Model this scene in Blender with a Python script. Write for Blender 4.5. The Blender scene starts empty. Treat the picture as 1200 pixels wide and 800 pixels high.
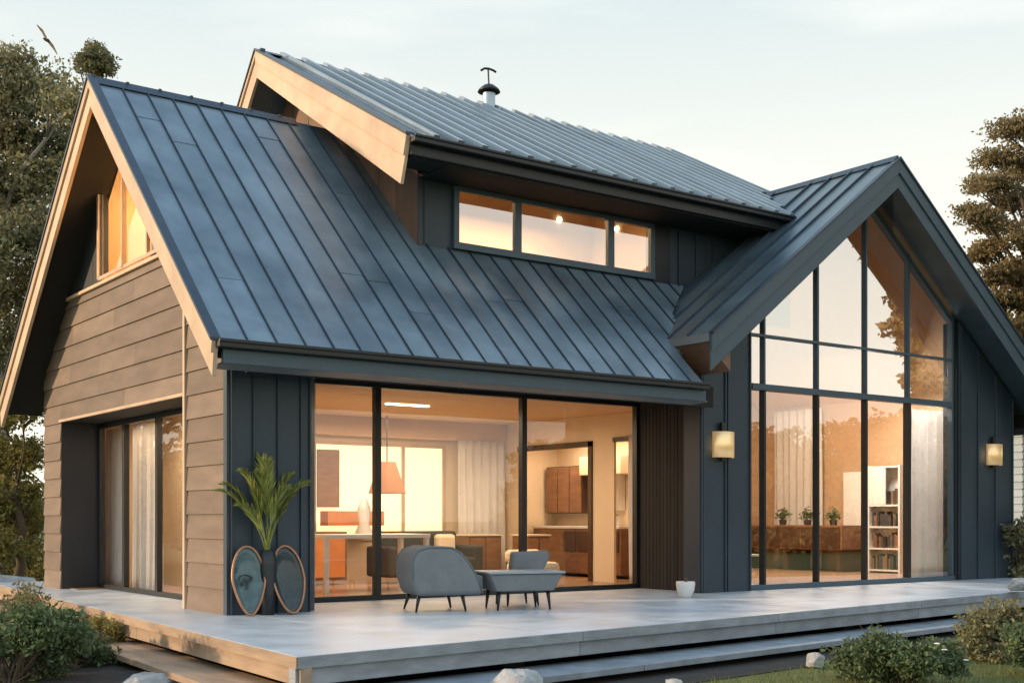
import bpy, math, random
import numpy as np
from mathutils import Vector, Matrix
R = math.radians
random.seed(4)
scene = bpy.context.scene
col = scene.collection

# ---------------------------------------------------------------- camera
CX, CY, CZ = -5.874, -13.755, 1.15
FPX, HX, HY = 1431.0, 600.0, 607.0
AZ = R(53.7)
cam_d = bpy.data.cameras.new('camera')
cam = bpy.data.objects.new('camera', cam_d); col.objects.link(cam)
cam.location = (CX, CY, CZ); cam.rotation_euler = (R(90), 0, AZ - R(90))
cam_d.sensor_width = 36; cam_d.lens = FPX / 1200 * 36
cam_d.shift_y = (HY - 400) / 1200
cam_d.clip_start = .1; cam_d.clip_end = 3000
scene.camera = cam
DF = Vector((math.cos(AZ), math.sin(AZ), 0)); DR = Vector((math.sin(AZ), -math.cos(AZ), 0))
def at(px, py, depth):
    return Vector((CX, CY, CZ)) + (DF + DR * ((px - HX) / FPX) + Vector((0, 0, 1)) * ((HY - py) / FPX)) * depth

# ---------------------------------------------------------------- world and sun
SUN_EL = R(14); SUN_DIR = Vector((-.87, .5, 0)).normalized()
w = bpy.data.worlds.new('World'); scene.world = w; w.use_nodes = True
nt = w.node_tree; nt.nodes.clear()
out = nt.nodes.new('ShaderNodeOutputWorld'); bg = nt.nodes.new('ShaderNodeBackground')
sky = nt.nodes.new('ShaderNodeTexSky'); sky.sky_type = 'NISHITA'; sky.sun_disc = False
sky.sun_elevation = SUN_EL; sky.sun_rotation = math.atan2(SUN_DIR.x, SUN_DIR.y)
sky.air_density = 1.0; sky.dust_density = 1.6; sky.ozone_density = 1.4
hs = nt.nodes.new('ShaderNodeHueSaturation'); hs.inputs['Saturation'].default_value = .62
# high thin overcast layer: pale teal overhead, cream towards the horizon
geo = nt.nodes.new('ShaderNodeTexCoord'); sep = nt.nodes.new('ShaderNodeSeparateXYZ')
rp = nt.nodes.new('ShaderNodeValToRGB')
e = rp.color_ramp.elements
e[0].position = 0.0; e[0].color = (9.0, 8.4, 6.6, 1)
e[1].position = 1.0; e[1].color = (3.2, 5.2, 7.8, 1)
x = rp.color_ramp.elements.new(.16); x.color = (8.3, 7.9, 6.6, 1)
x = rp.color_ramp.elements.new(.42); x.color = (5.0, 5.8, 6.0, 1)
x = rp.color_ramp.elements.new(.60); x.color = (4.6, 6.2, 7.4, 1)
cn = nt.nodes.new('ShaderNodeTexNoise'); cn.inputs['Scale'].default_value = 1.6; cn.inputs['Detail'].default_value = 6
mpn = nt.nodes.new('ShaderNodeMapping'); mpn.inputs['Scale'].default_value = (1, 1, 5)
cr = nt.nodes.new('ShaderNodeMapRange'); cr.inputs[1].default_value = .46; cr.inputs[2].default_value = .66
cr.inputs[3].default_value = 0; cr.inputs[4].default_value = .7
mc = nt.nodes.new('ShaderNodeMix'); mc.data_type = 'RGBA'; mc.inputs[7].default_value = (9.2, 8.8, 8.0, 1)
mx = nt.nodes.new('ShaderNodeMix'); mx.data_type = 'RGBA'; mx.inputs[0].default_value = .85
bg.inputs['Strength'].default_value = .1
L = nt.links.new
L(geo.outputs['Generated'], sep.inputs[0]); L(sep.outputs['Z'], rp.inputs[0])
L(geo.outputs['Generated'], mpn.inputs[0]); L(mpn.outputs[0], cn.inputs['Vector']); L(cn.outputs['Fac'], cr.inputs[0])
L(rp.outputs[0], mc.inputs[6]); L(cr.outputs[0], mc.inputs[0])
L(sky.outputs[0], hs.inputs['Color']); L(hs.outputs[0], mx.inputs[6]); L(mc.outputs[2], mx.inputs[7])
L(mx.outputs[2], bg.inputs['Color']); L(bg.outputs[0], out.inputs[0])

sd = bpy.data.lights.new('sun', 'SUN'); sd.energy = 2.6; sd.angle = R(2.5); sd.color = (1, .70, .43)
so = bpy.data.objects.new('sun', sd); col.objects.link(so)
to_sun = Vector((SUN_DIR.x * math.cos(SUN_EL), SUN_DIR.y * math.cos(SUN_EL), math.sin(SUN_EL)))
so.rotation_euler = to_sun.to_track_quat('Z', 'Y').to_euler(); so.location = (-20, 10, 20)
scene.view_settings.view_transform = 'Standard'; scene.view_settings.look = 'None'
scene.view_settings.gamma = 1; scene.view_settings.exposure = 0.66
try:
    scene.cycles.max_bounces = 8; scene.cycles.transparent_max_bounces = 24
    scene.cycles.sample_clamp_indirect = 6; scene.cycles.caustics_reflective = False; scene.cycles.caustics_refractive = False
    scene.cycles.use_denoising = True
except Exception: pass

# interior lamps, plus one added curtain fill (the photograph shows the rooms lit)
def area(name, loc, sx, sy, power, color=(1, .74, .49), rot=(0, 0, 0)):
    d = bpy.data.lights.new(name, 'AREA'); d.shape = 'RECTANGLE'; d.size = sx; d.size_y = sy; d.energy = power; d.color = color
    o = bpy.data.objects.new(name, d); col.objects.link(o); o.location = loc; o.rotation_euler = rot
    return o
area('living_room_ceiling_light', (5.0, 3.6, 2.86), 3.5, 2.5, 130)
area('kitchen_ceiling_light', (9.2, 4.3, 2.7), .8, 2.4, 45)
area('passage_ceiling_light', (1.3, 4.0, 2.66), .5, 4.0, 60, (1, .72, .46))
area('great_room_ceiling_light', (12.9, 2.6, 4.6), 1.4, 1.4, 230)
area('great_room_front_light', (14.0, 1.5, 4.0), .6, .6, 130, (1, .93, .84), (R(-35), 0, 0))  # added fill without a fixture, aimed at the sheer curtain to whiten it
area('loft_ceiling_light', (5.9, 2.3, 6.3), 3, 1.0, 120, (1, .55, .24))
area('attic_ceiling_light', (1.2, 3.5, 6.1), .8, .8, 130, (1, .60, .26))

# ---------------------------------------------------------------- materials
def mat(name, base, rough=.6, metal=0, noise=0, nscale=4, tone=0, bump=0, bscale=30, stretch=(1, 1, 1), col2=None, spec=.5, rnoise=0, trans=0):
    m = bpy.data.materials.new(name); m.use_nodes = True
    t = m.node_tree; b = t.nodes['Principled BSDF']; l = t.links.new
    b.inputs['Roughness'].default_value = rough; b.inputs['Metallic'].default_value = metal
    b.inputs['Specular IOR Level'].default_value = spec
    base4 = (*base, 1)
    b.inputs['Base Color'].default_value = base4
    tc = t.nodes.new('ShaderNodeTexCoord'); mp = t.nodes.new('ShaderNodeMapping'); mp.inputs['Scale'].default_value = stretch
    l(tc.outputs['Object'], mp.inputs[0])
    cur = None
    if noise:
        n = t.nodes.new('ShaderNodeTexNoise'); n.inputs['Scale'].default_value = nscale; n.inputs['Detail'].default_value = 5; n.inputs['Roughness'].default_value = .55
        l(mp.outputs[0], n.inputs['Vector'])
        mr = t.nodes.new('ShaderNodeMapRange'); mr.inputs[1].default_value = .22; mr.inputs[2].default_value = .78
        l(n.outputs['Fac'], mr.inputs[0])
        mixn = t.nodes.new('ShaderNodeMix'); mixn.data_type = 'RGBA'
        c2 = col2 if col2 else tuple(min(1, c * (1 + noise)) for c in base)
        c1 = base if col2 else tuple(c * (1 - noise) for c in base)
        mixn.inputs[6].default_value = (*c1, 1); mixn.inputs[7].default_value = (*c2, 1)
        l(mr.outputs[0], mixn.inputs[0]); cur = mixn.outputs[2]
        if rnoise:
            rr = t.nodes.new('ShaderNodeMapRange'); rr.inputs[1].default_value = .2; rr.inputs[2].default_value = .8
            rr.inputs[3].default_value = max(0, rough - rnoise); rr.inputs[4].default_value = min(1, rough + rnoise)
            l(n.outputs['Fac'], rr.inputs[0]); l(rr.outputs[0], b.inputs['Roughness'])
    if tone:
        a = t.nodes.new('ShaderNodeAttribute'); a.attribute_name = 'tone'
        mr2 = t.nodes.new('ShaderNodeMapRange'); mr2.inputs[3].default_value = 1 - tone; mr2.inputs[4].default_value = 1 + tone
        l(a.outputs['Fac'], mr2.inputs[0])
        vm = t.nodes.new('ShaderNodeVectorMath'); vm.operation = 'SCALE'
        if cur: l(cur, vm.inputs[0])
        else: vm.inputs[0].default_value = base
        l(mr2.outputs[0], vm.inputs['Scale']); cur = vm.outputs[0]
    if cur: l(cur, b.inputs['Base Color'])
    if bump:
        n2 = t.nodes.new('ShaderNodeTexNoise'); n2.inputs['Scale'].default_value = bscale; n2.inputs['Detail'].default_value = 5
        l(mp.outputs[0], n2.inputs['Vector'])
        bp = t.nodes.new('ShaderNodeBump'); bp.inputs['Strength'].default_value = bump; bp.inputs['Distance'].default_value = .02
        l(n2.outputs['Fac'], bp.inputs['Height']); l(bp.outputs[0], b.inputs['Normal'])
    if trans:
        tr = t.nodes.new('ShaderNodeBsdfTranslucent'); ms = t.nodes.new('ShaderNodeMixShader'); ms.inputs[0].default_value = trans
        if cur: l(cur, tr.inputs[0])
        else: tr.inputs[0].default_value = base4
        o = t.nodes['Material Output']; l(b.outputs[0], ms.inputs[1]); l(tr.outputs[0], ms.inputs[2]); l(ms.outputs[0], o.inputs[0])
    return m
def glass(name, refl, tint=(1, 1, 1)):
    m = bpy.data.materials.new(name); m.use_nodes = True; t = m.node_tree; t.nodes.clear(); l = t.links.new
    o = t.nodes.new('ShaderNodeOutputMaterial'); tr = t.nodes.new('ShaderNodeBsdfTransparent'); gl = t.nodes.new('ShaderNodeBsdfGlossy')
    gl.inputs['Roughness'].default_value = .0; gl.inputs[0].default_value = (.97, .98, 1, 1); tr.inputs[0].default_value = (*tint, 1)
    n = t.nodes.new('ShaderNodeTexNoise'); n.inputs['Scale'].default_value = .9; n.inputs['Detail'].default_value = 1
    tc = t.nodes.new('ShaderNodeTexCoord'); l(tc.outputs['Object'], n.inputs['Vector'])
    bp = t.nodes.new('ShaderNodeBump'); bp.inputs['Strength'].default_value = .03; bp.inputs['Distance'].default_value = .05
    l(n.outputs['Fac'], bp.inputs['Height']); l(bp.outputs[0], gl.inputs['Normal'])
    fr = t.nodes.new('ShaderNodeFresnel'); fr.inputs[0].default_value = 1.5
    ma = t.nodes.new('ShaderNodeMath'); ma.operation = 'ADD'; ma.use_clamp = True; ma.inputs[1].default_value = refl
    l(fr.outputs[0], ma.inputs[0])
    gm = t.nodes.new('ShaderNodeNewGeometry'); iv = t.nodes.new('ShaderNodeMath'); iv.operation = 'SUBTRACT'; iv.inputs[0].default_value = 1; l(gm.outputs['Backfacing'], iv.inputs[1])
    mu = t.nodes.new('ShaderNodeMath'); mu.operation = 'MULTIPLY'; l(ma.outputs[0], mu.inputs[0]); l(iv.outputs[0], mu.inputs[1])
    ms = t.nodes.new('ShaderNodeMixShader'); l(mu.outputs[0], ms.inputs[0]); l(tr.outputs[0], ms.inputs[1]); l(gl.outputs[0], ms.inputs[2]); l(ms.outputs[0], o.inputs[0])
    return m
def emis(name, c, s):
    m = bpy.data.materials.new(name); m.use_nodes = True; b = m.node_tree.nodes['Principled BSDF']
    b.inputs['Base Color'].default_value = (*c, 1); b.inputs['Emission Color'].default_value = (*c, 1); b.inputs['Emission Strength'].default_value = s
    return m
M = dict(
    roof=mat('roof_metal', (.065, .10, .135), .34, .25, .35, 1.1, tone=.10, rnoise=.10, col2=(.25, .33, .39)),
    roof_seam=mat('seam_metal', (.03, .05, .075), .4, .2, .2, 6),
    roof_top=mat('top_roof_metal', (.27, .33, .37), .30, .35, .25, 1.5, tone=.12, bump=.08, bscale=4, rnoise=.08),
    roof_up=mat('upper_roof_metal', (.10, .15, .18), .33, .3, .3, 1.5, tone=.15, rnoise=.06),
    trim=mat('blue_grey_trim', (.060, .095, .125), .45, 0, .15, 3, bump=.04, bscale=12, rnoise=.08),
    clad=mat('blue_grey_cladding', (.032, .050, .070), .5, 0, .22, 2.5, tone=.12, stretch=(1, 1, .25), bump=.06, bscale=10, rnoise=.1),
    darkclad=mat('dark_cladding', (.014, .018, .026), .6, 0, .25, 4, tone=.2, stretch=(1, 1, .2), bump=.1, bscale=20),
    black=mat('black_metal', (.012, .013, .015), .42, 0, .2, 5),
    soffit=mat('dark_soffit', (.013, .013, .014), .8, 0, .3, 3, tone=.15),
    soffgrey=mat('grey_soffit', (.16, .18, .20), .6, 0, .15, 3),
    fascia=mat('pale_wood', (.56, .41, .29), .55, 0, .22, 2.2, tone=.1, stretch=(1, 1, 1), bump=.08, bscale=14),
    siding=mat('brown_siding', (.19, .138, .105), .68, 0, .25, 2.6, tone=.16, stretch=(1, .5, 2), bump=.15, bscale=18),
    cheek=mat('rust_brown_wood', (.19, .105, .065), .6, 0, .35, 3, tone=.18, stretch=(1, 1, .3), bump=.12, bscale=20),
    slat=mat('brown_slat_wood', (.022, .018, .016), .8, 0, .3, 4, tone=.25, stretch=(2, 2, .2), bump=.15, bscale=25),
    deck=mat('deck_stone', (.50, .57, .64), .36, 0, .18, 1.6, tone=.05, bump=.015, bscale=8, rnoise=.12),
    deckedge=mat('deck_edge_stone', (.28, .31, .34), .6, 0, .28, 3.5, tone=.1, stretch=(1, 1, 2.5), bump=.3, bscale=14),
    deckwood=mat('deck_edge_wood', (.36, .26, .18), .65, 0, .3, 3, tone=.12, stretch=(3, .5, 3), bump=.25, bscale=20),
    stepwood=mat('step_wood', (.24, .28, .32), .6, 0, .3, 4, tone=.1, bump=.25, bscale=14),
    greatwall=mat('tan_plaster', (.50, .34, .21), .85, 0, .1, 1.2),
    inwall=mat('warm_plaster', (.74, .60, .43), .85, 0, .06, 2),
    inceil=mat('warm_ceiling', (.64, .44, .27), .8, 0, .08, 2, stretch=(1, 4, 1)),
    infloor=mat('oak_floor', (.36, .22, .12), .25, 0, .3, 3, stretch=(.5, 6, 1)),
    cream=mat('cream_panel', (.78, .66, .48), .7, 0, .05, 2),
    inwood=mat('warm_brown_wood', (.23, .115, .06), .45, 0, .3, 3, stretch=(1, 1, 3)),
    darkwood=mat('dark_brown_wood', (.07, .035, .02), .4, 0, .3, 4),
    orange=mat('orange_canvas', (.62, .22, .06), .7, 0, .2, 3),
    curtain=mat('white_curtain', (.88, .87, .86), .9, 0, .04, 5, trans=.45),
    wh=mat('white_lacquer', (.75, .73, .70), .35, 0, .06, 4),
    darkfab=mat('dark_fabric', (.05, .045, .045), .9, 0, .2, 10),
    fabric=mat('slate_grey_upholstery', (.19, .21, .225), .85, 0, .14, 5, bump=.25, bscale=220),
    tabletop=mat('pale_slate_top', (.30, .36, .40), .35, 0, .1, 3),
    leg=mat('black_leg', (.015, .015, .017), .35),
    brass=mat('brushed_brass', (.95, .68, .38), .38, 1, .15, 6, stretch=(1, 1, .1)),
    glowbrass=mat('lit_brass', (1, .70, .38), .45, 1, .15, 6, stretch=(1, 1, .1)),
    copper=mat('copper_rim', (.42, .22, .13), .4, .6, .25, 10),
    glaze=mat('teal_glaze', (.035, .075, .09), .15, 0, .5, 7, col2=(.14, .22, .23), bump=.1, bscale=10),
    darkglaze=mat('dark_glaze', (.02, .035, .045), .15, 0, .4, 7, col2=(.06, .085, .09), bump=.1, bscale=10),
    pot=mat('white_ceramic', (.75, .74, .72), .3, 0, .05, 6),
    darkpot=mat('dark_pot', (.02, .025, .03), .4),
    frond=mat('palm_frond', (.30, .33, .08), .5, 0, .3, 12, tone=.45, trans=.3),
    rock=mat('pale_rock', (.36, .37, .37), .8, 0, .35, 5, bump=.6, bscale=9),
    flue=mat('galvanised_steel', (.42, .52, .60), .35, .5, .15, 8),
    bark=mat('bark', (.10, .075, .055), .9, 0, .3, 6, stretch=(1, 1, .2), bump=.6, bscale=14),
    barkpale=mat('pale_bark', (.30, .28, .25), .9, 0, .3, 6, stretch=(1, 1, .2), bump=.4, bscale=14),
    leaf=mat('olive_leaf', (.15, .17, .08), .6, 0, .3, .7, tone=.55, trans=.3, col2=(.30, .25, .13)),  # lightened to stand in for haze over the distant trees
    leafr=mat('golden_leaf', (.17, .14, .06), .6, 0, .3, .6, tone=.5, trans=.35, col2=(.30, .22, .10)),  # pale base also stands in for haze on the right tree
    leafy=mat('yellow_green_leaf', (.16, .16, .04), .6, 0, .3, .8, tone=.5, trans=.35, col2=(.30, .25, .07)),
    leafg=mat('grey_green_leaf', (.065, .105, .045), .6, 0, .3, 2, tone=.6, trans=.25, col2=(.15, .20, .09)),
    soil=mat('soil_bed', (.035, .032, .030), .95, 0, .4, 5, bump=.8, bscale=20),
    lawn=mat('lawn_soil', (.10, .12, .03), .95, 0, .35, 1.2, bump=.6, bscale=30),
    grass=mat('grass_blade', (.11, .15, .03), .7, 0, .3, 1.0, tone=.5, trans=.3, col2=(.20, .21, .05)),
    nsiding=mat('pale_blue_siding', (.30, .38, .44), .6, 0, .1, 3, tone=.1),
    nroof=mat('grey_shingle', (.12, .12, .12), .8, 0, .3, 8),
    bird=mat('brown_feathers', (.16, .11, .07), .9),
    pane=glass('clear_pane', .05),
    paneg=glass('coated_pane', .58, (.95, .95, .95)), panel=glass('lower_pane', .19), paneu=glass('upper_pane', .42),
    panes=glass('side_pane', .06),
    lit=emis('lit_window', (1, .86, .50), .62),  # emission stands in for bright daylight behind the rear window
    lampglow=emis('lamp_glow', (1, .78, .5), 6),
    shade=mat('brown_lampshade', (.42, .20, .09), .8, 0, .1, 3, trans=.3),
)

_b = M['glowbrass'].node_tree.nodes['Principled BSDF']; _b.inputs['Emission Color'].default_value = (1, .60, .26, 1); _b.inputs['Emission Strength'].default_value = .2
# ---------------------------------------------------------------- builders
class MB:
    def __init__(s): s.v = []; s.f = []; s.t = []
    def add(s, vs, fs, tone=None):
        b = len(s.v); s.v += [tuple(p) for p in vs]
        t = random.random() if tone is None else tone
        for f in fs: s.f.append(tuple(b + i for i in f)); s.t.append(t)
        return s
    def box(s, x0, x1, y0, y1, z0, z1, tone=None, mt=None):
        if x0 > x1: x0, x1 = x1, x0
        if y0 > y1: y0, y1 = y1, y0
        if z0 > z1: z0, z1 = z1, z0
        vs = [Vector(p) for p in ((x0,y0,z0),(x1,y0,z0),(x1,y1,z0),(x0,y1,z0),(x0,y0,z1),(x1,y0,z1),(x1,y1,z1),(x0,y1,z1))]
        if mt is not None: vs = [mt @ p for p in vs]
        return s.add(vs, [(0,3,2,1),(4,5,6,7),(0,1,5,4),(1,2,6,5),(2,3,7,6),(3,0,4,7)], tone)
    def prism(s, pts, off, tone=None, mt=None):
        """pts: planar polygon (3D), off: extrusion vector"""
        pts = [Vector(p) for p in pts]; off = Vector(off)
        n = Vector((0, 0, 0))
        for i in range(len(pts)):
            a, b = pts[i], pts[(i + 1) % len(pts)]; n += a.cross(b)
        if n.dot(off) > 0: pts = pts[::-1]
        k = len(pts); vs = pts + [p + off for p in pts]
        if mt is not None: vs = [mt @ p for p in vs]
        fs = [tuple(range(k)), tuple(range(2 * k - 1, k - 1, -1))] + [(i, i + k, (i + 1) % k + k, (i + 1) % k) for i in range(k)]
        return s.add(vs, fs, tone)
    def bar(s, a, b, wdt, hgt, up=(0, 0, 1), tone=None):
        a = Vector(a); b = Vector(b); d = (b - a); ln = d.length; d.normalize(); u = Vector(up)
        sd_ = d.cross(u).normalized(); u = sd_.cross(d)
        mt = Matrix(((d.x, sd_.x, u.x, a.x), (d.y, sd_.y, u.y, a.y), (d.z, sd_.z, u.z, a.z), (0, 0, 0, 1)))
        return s.box(0, ln, -wdt/2, wdt/2, -hgt/2, hgt/2, tone, mt)
    def tube(s, pts, rs, n=10, cap=True, tone=None):
        pts = [Vector(p) for p in pts]; rings = []
        if not hasattr(rs, '__len__'): rs = [rs] * len(pts)
        vs = []
        for i, p in enumerate(pts):
            d = (pts[min(i + 1, len(pts) - 1)] - pts[max(i - 1, 0)]).normalized()
            u = d.orthogonal().normalized() if i == 0 else (pu - d * pu.dot(d)).normalized()
            pu = u; v = d.cross(u)
            for k in range(n):
                a = 2 * math.pi * k / n; vs.append(p + (u * math.cos(a) + v * math.sin(a)) * rs[i])
        fs = []
        for i in range(len(pts) - 1):
            for k in range(n):
                fs.append((i * n + k, i * n + (k + 1) % n, (i + 1) * n + (k + 1) % n, (i + 1) * n + k))
        if cap: fs += [tuple(range(n))[::-1], tuple((len(pts) - 1) * n + k for k in range(n))]
        return s.add(vs, fs, tone)
    def lathe(s, prof, c=(0, 0, 0), n=32, mt=None):
        vs = []
        for r_, z in prof:
            for k in range(n):
                a = 2 * math.pi * k / n; p = Vector((c[0] + r_ * math.cos(a), c[1] + r_ * math.sin(a), c[2] + z))
                vs.append(mt @ p if mt is not None else p)
        fs = [(i * n + k, i * n + (k + 1) % n, (i + 1) * n + (k + 1) % n, (i + 1) * n + k) for i in range(len(prof) - 1) for k in range(n)]
        return s.add(vs, fs)
    def build(s, name, m, parent=None, smooth=False, bevel=0, label=None):
        me = bpy.data.meshes.new(name); me.from_pydata(s.v, [], s.f); me.validate(); me.update()
        if len(s.t) == len(me.polygons):
            a = me.attributes.new('tone', 'FLOAT', 'FACE'); a.data.foreach_set('value', s.t)
        if smooth: me.polygons.foreach_set('use_smooth', [True] * len(me.polygons))
        me.materials.append(m)
        o = bpy.data.objects.new(name, me); col.objects.link(o)
        if parent: o.parent = parent; o.matrix_parent_inverse = Matrix.Identity(4); 
        if bevel:
            b = o.modifiers.new('bevel', 'BEVEL'); b.width = bevel; b.segments = 2; b.limit_method = 'ANGLE'; b.angle_limit = R(40)
        if label: o['label'] = label
        return o
def tag(o, label=None, cat=None, group=None, kind=None):
    if label: o['label'] = label
    if cat: o['category'] = cat
    if group: o['group'] = group
    if kind: o['kind'] = kind
    return o
def empty(name, loc, label, cat, group=None, rz=0):
    o = bpy.data.objects.new(name, None); col.objects.link(o); o.location = loc; o.rotation_euler = (0, 0, rz)
    o.empty_display_size = .3
    return tag(o, label, cat, group)
def copy_tree(o, parent=None):
    c = o.copy(); col.objects.link(c); c.parent = parent
    for ch in list(o.children):
        copy_tree(ch, c)
    return c
def rename(o, s): o.name = s

# ---------------------------------------------------------------- ground
g = MB(); g.add([(-400, -400, -.47), (400, -400, -.47), (400, 400, -.47), (-400, 400, -.47)], [(0, 1, 2, 3)])
tag(g.build('ground', M['lawn']), kind='structure')
def fy(x): return -4.51 + .115 * (x + 1.3)          # front edge of the deck
def lx(y): return -1.3 + .06 * (y + 4.5)            # left edge of the deck
b_ = MB()
pts = [(lx(-4.5) - 1.5, fy(-1.3) - 1.25, -.462), (19, fy(19) - 1.15, -.462), (19, 4, -.462), (8, 1, -.462), (lx(10) - 1.3, 10.5, -.462)]
b_.add(pts, [tuple(range(5))])
tag(b_.build('soil_bed', M['soil']), kind='structure')

# grass: one stuff object, blades in the area the camera sees
def blades(n, area_fn, hmin, hmax, wd, seed):
    rg = np.random.default_rng(seed); P = area_fn(rg, n); n = len(P)
    h = rg.uniform(hmin, hmax, n); a = rg.uniform(0, 2 * np.pi, n); lean = rg.uniform(0, .6, n) * h; la = rg.uniform(0, 2 * np.pi, n)
    dx = np.cos(a) * wd; dy = np.sin(a) * wd
    V = np.zeros((n, 3, 3)); V[:, 0] = P + np.stack([dx, dy, 0 * h], 1); V[:, 1] = P - np.stack([dx, dy, 0 * h], 1)
    V[:, 2] = P + np.stack([np.cos(la) * lean, np.sin(la) * lean, h], 1)
    return V.reshape(-1, 3), np.arange(n * 3).reshape(-1, 3), rg.random(n)
def npmesh(name, V, F, tone, m, parent=None):
    me = bpy.data.meshes.new(name); k = F.shape[1]
    me.vertices.add(len(V)); me.vertices.foreach_set('co', V.astype(np.float32).ravel())
    me.loops.add(F.size); me.loops.foreach_set('vertex_index', F.astype(np.int32).ravel())
    me.polygons.add(len(F)); me.polygons.foreach_set('loop_start', np.arange(0, F.size, k, dtype=np.int32)); me.polygons.foreach_set('loop_total', np.full(len(F), k, dtype=np.int32))
    me.update(); me.validate()
    a = me.attributes.new('tone', 'FLOAT', 'FACE'); a.data.foreach_set('value', tone.astype(np.float32))
    me.materials.append(m); o = bpy.data.objects.new(name, me); col.objects.link(o)
    if parent: o.parent = parent
    return o
def ga(rg, n):
    x = rg.uniform(-6, 22, n); y = rg.uniform(-9, 6, n)
    k = ((y < -4.51 + .115 * (x + 1.3) - 1.12 + .12 * np.sin(x * 5) + .1 * np.sin(x * 13)) | (x > 17.6)) & ((x - CX) ** 2 + (y - CY) ** 2 > 60)
    return np.stack([x[k], y[k], np.full(k.sum(), -.47)], 1)
V, F, T = blades(150000, ga, .02, .07, .004, 1)
tag(npmesh('lawn_grass', V, F, T, M['grass']), 'short mown yellow green lawn grass in front of the deck', 'grass', kind='stuff')

# ---------------------------------------------------------------- deck
deck = empty('deck', (0, 0, 0), 'raised pale grey stone terrace wrapping round the front and left of the house', 'deck')
t = MB()
# slabs of the walking surface, thin joints between
XS = [-1.3 + 1.55 * i for i in range(14)]
def slab_quad(x0, x1, y0f, y1f, z1=0., th=.1):
    t.prism([(x0, y0f(x0), z1), (x1, y0f(x1), z1), (x1, y1f(x1), z1), (x0, y1f(x0), z1)], (0, 0, -th))
J = .003
rows = [lambda x: fy(x), lambda x: -3.0 + .05 * x, lambda x: -1.2, lambda x: 1.36]
for i in range(len(XS) - 1):
    for k in range(3):
        y0, y1 = rows[k], rows[k + 1]
        x0, x1 = XS[i], XS[i + 1]
        if x0 > 18: continue
        if k == 2 and x0 > 7.6: y1 = lambda x: -.1
        if i == 0:
            ya_, yb_ = y0(-1.3), y1(-1.1)
            t.prism([(lx(ya_), ya_ + J, 0), (x1 - J, y0(x1) + J, 0), (x1 - J, y1(x1) - J, 0), (lx(yb_), yb_ - J, 0)], (0, 0, -.1)); continue
        slab_quad(x0 + J, x1 - J, (lambda x, f=y0: f(x) + J), (lambda x, f=y1: f(x) - J))
for k in range(5):
    ya, yb = 1.36 + k * 1.6, 1.36 + (k + 1) * 1.6
    t.prism([(lx(ya), ya + J, 0), (.69, ya + J, 0), (.69, yb - J, 0), (lx(yb), yb - J, 0)], (0, 0, -.1))
t.build('deck_surface', M['deck'], deck, bevel=.004)
t = MB()
for i in range(6):
    x0, x1 = -1.3 + i * 3.4, -1.3 + (i + 1) * 3.4
    t.prism([(x0, fy(x0) + .035, -.1), (x1 - .006, fy(x1) + .035, -.1), (x1 - .006, fy(x1) + .16, -.1), (x0, fy(x0) + .16, -.1)], (0, 0, -.155))
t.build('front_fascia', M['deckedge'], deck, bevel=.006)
t = MB()
for i in range(6):
    x0, x1 = -1.3 + i * 3.4, -1.3 + (i + 1) * 3.4
    t.prism([(x0, fy(x0) - .012, -.003), (x1 - .006, fy(x1) - .012, -.003), (x1 - .006, fy(x1) - .001, -.003), (x0, fy(x0) - .001, -.003)], (0, 0, -.1))
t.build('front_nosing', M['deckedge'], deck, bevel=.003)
t = MB(); u = MB()
for i in range(6):
    y0, y1 = -4.51 + i * 2.4, -4.51 + (i + 1) * 2.4
    t.prism([(lx(y0) + .03, y0, -.1), (lx(y1) + .03, y1 - .006, -.1), (lx(y1) + .14, y1 - .006, -.1), (lx(y0) + .14, y0, -.1)], (0, 0, -.155))
    u.prism([(lx(y0) - .014, y0 - .01, -.003), (lx(y1) - .014, y1 - .006, -.003), (lx(y1) - .001, y1 - .006, -.003), (lx(y0) - .001, y0 - .01, -.003)], (0, 0, -.1))
t.build('side_fascia', M['deckwood'], deck, bevel=.006)
u.build('side_nosing', M['deckwood'], deck, bevel=.003)
t = MB()
for i in range(9):      # dark piers under the deck
    x = -.6 + i * 2.1; t.box(x, x + .25, fy(x) + .6, fy(x) + .85, -.47, -.1)
t.box(-.6, 18, -.9, -.8, -.47, -.1); t.box(-.45, -.35, -.9, 9, -.47, -.1)
t.build('under_structure', M['black'], deck)
st = MB()
for i in range(5):
    x0, x1 = -1.45 + i * 4.0, -1.45 + (i + 1) * 4.0
    st.prism([(x0, fy(x0) - .5, -.33), (x1 - .008, fy(x1) - .5, -.33), (x1 - .008, fy(x1) + .2, -.33), (x0, fy(x0) + .2, -.33)], (0, 0, -.065))
st.build('front_step', M['stepwood'], deck, bevel=.006)
st = MB()
for i in range(5):
    y0, y1 = -4.3 + i * 2.8, -4.3 + (i + 1) * 2.8
    st.prism([(lx(y0) - .4, y0, -.33), (lx(y1) - .4, y1 - .008, -.33), (lx(y1) + .2, y1 - .008, -.33), (lx(y0) + .2, y0, -.33)], (0, 0, -.065))
st.build('side_step', M['deckwood'], deck, bevel=.006)

# ---------------------------------------------------------------- house
house = empty('modern_house', (0, 0, 0), 'dark blue gabled house with standing seam metal roofs and a tall glazed gable', 'house')
def P(mb, name, m, par=house, **k): return mb.build(name, M[m], par, **k)

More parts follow.
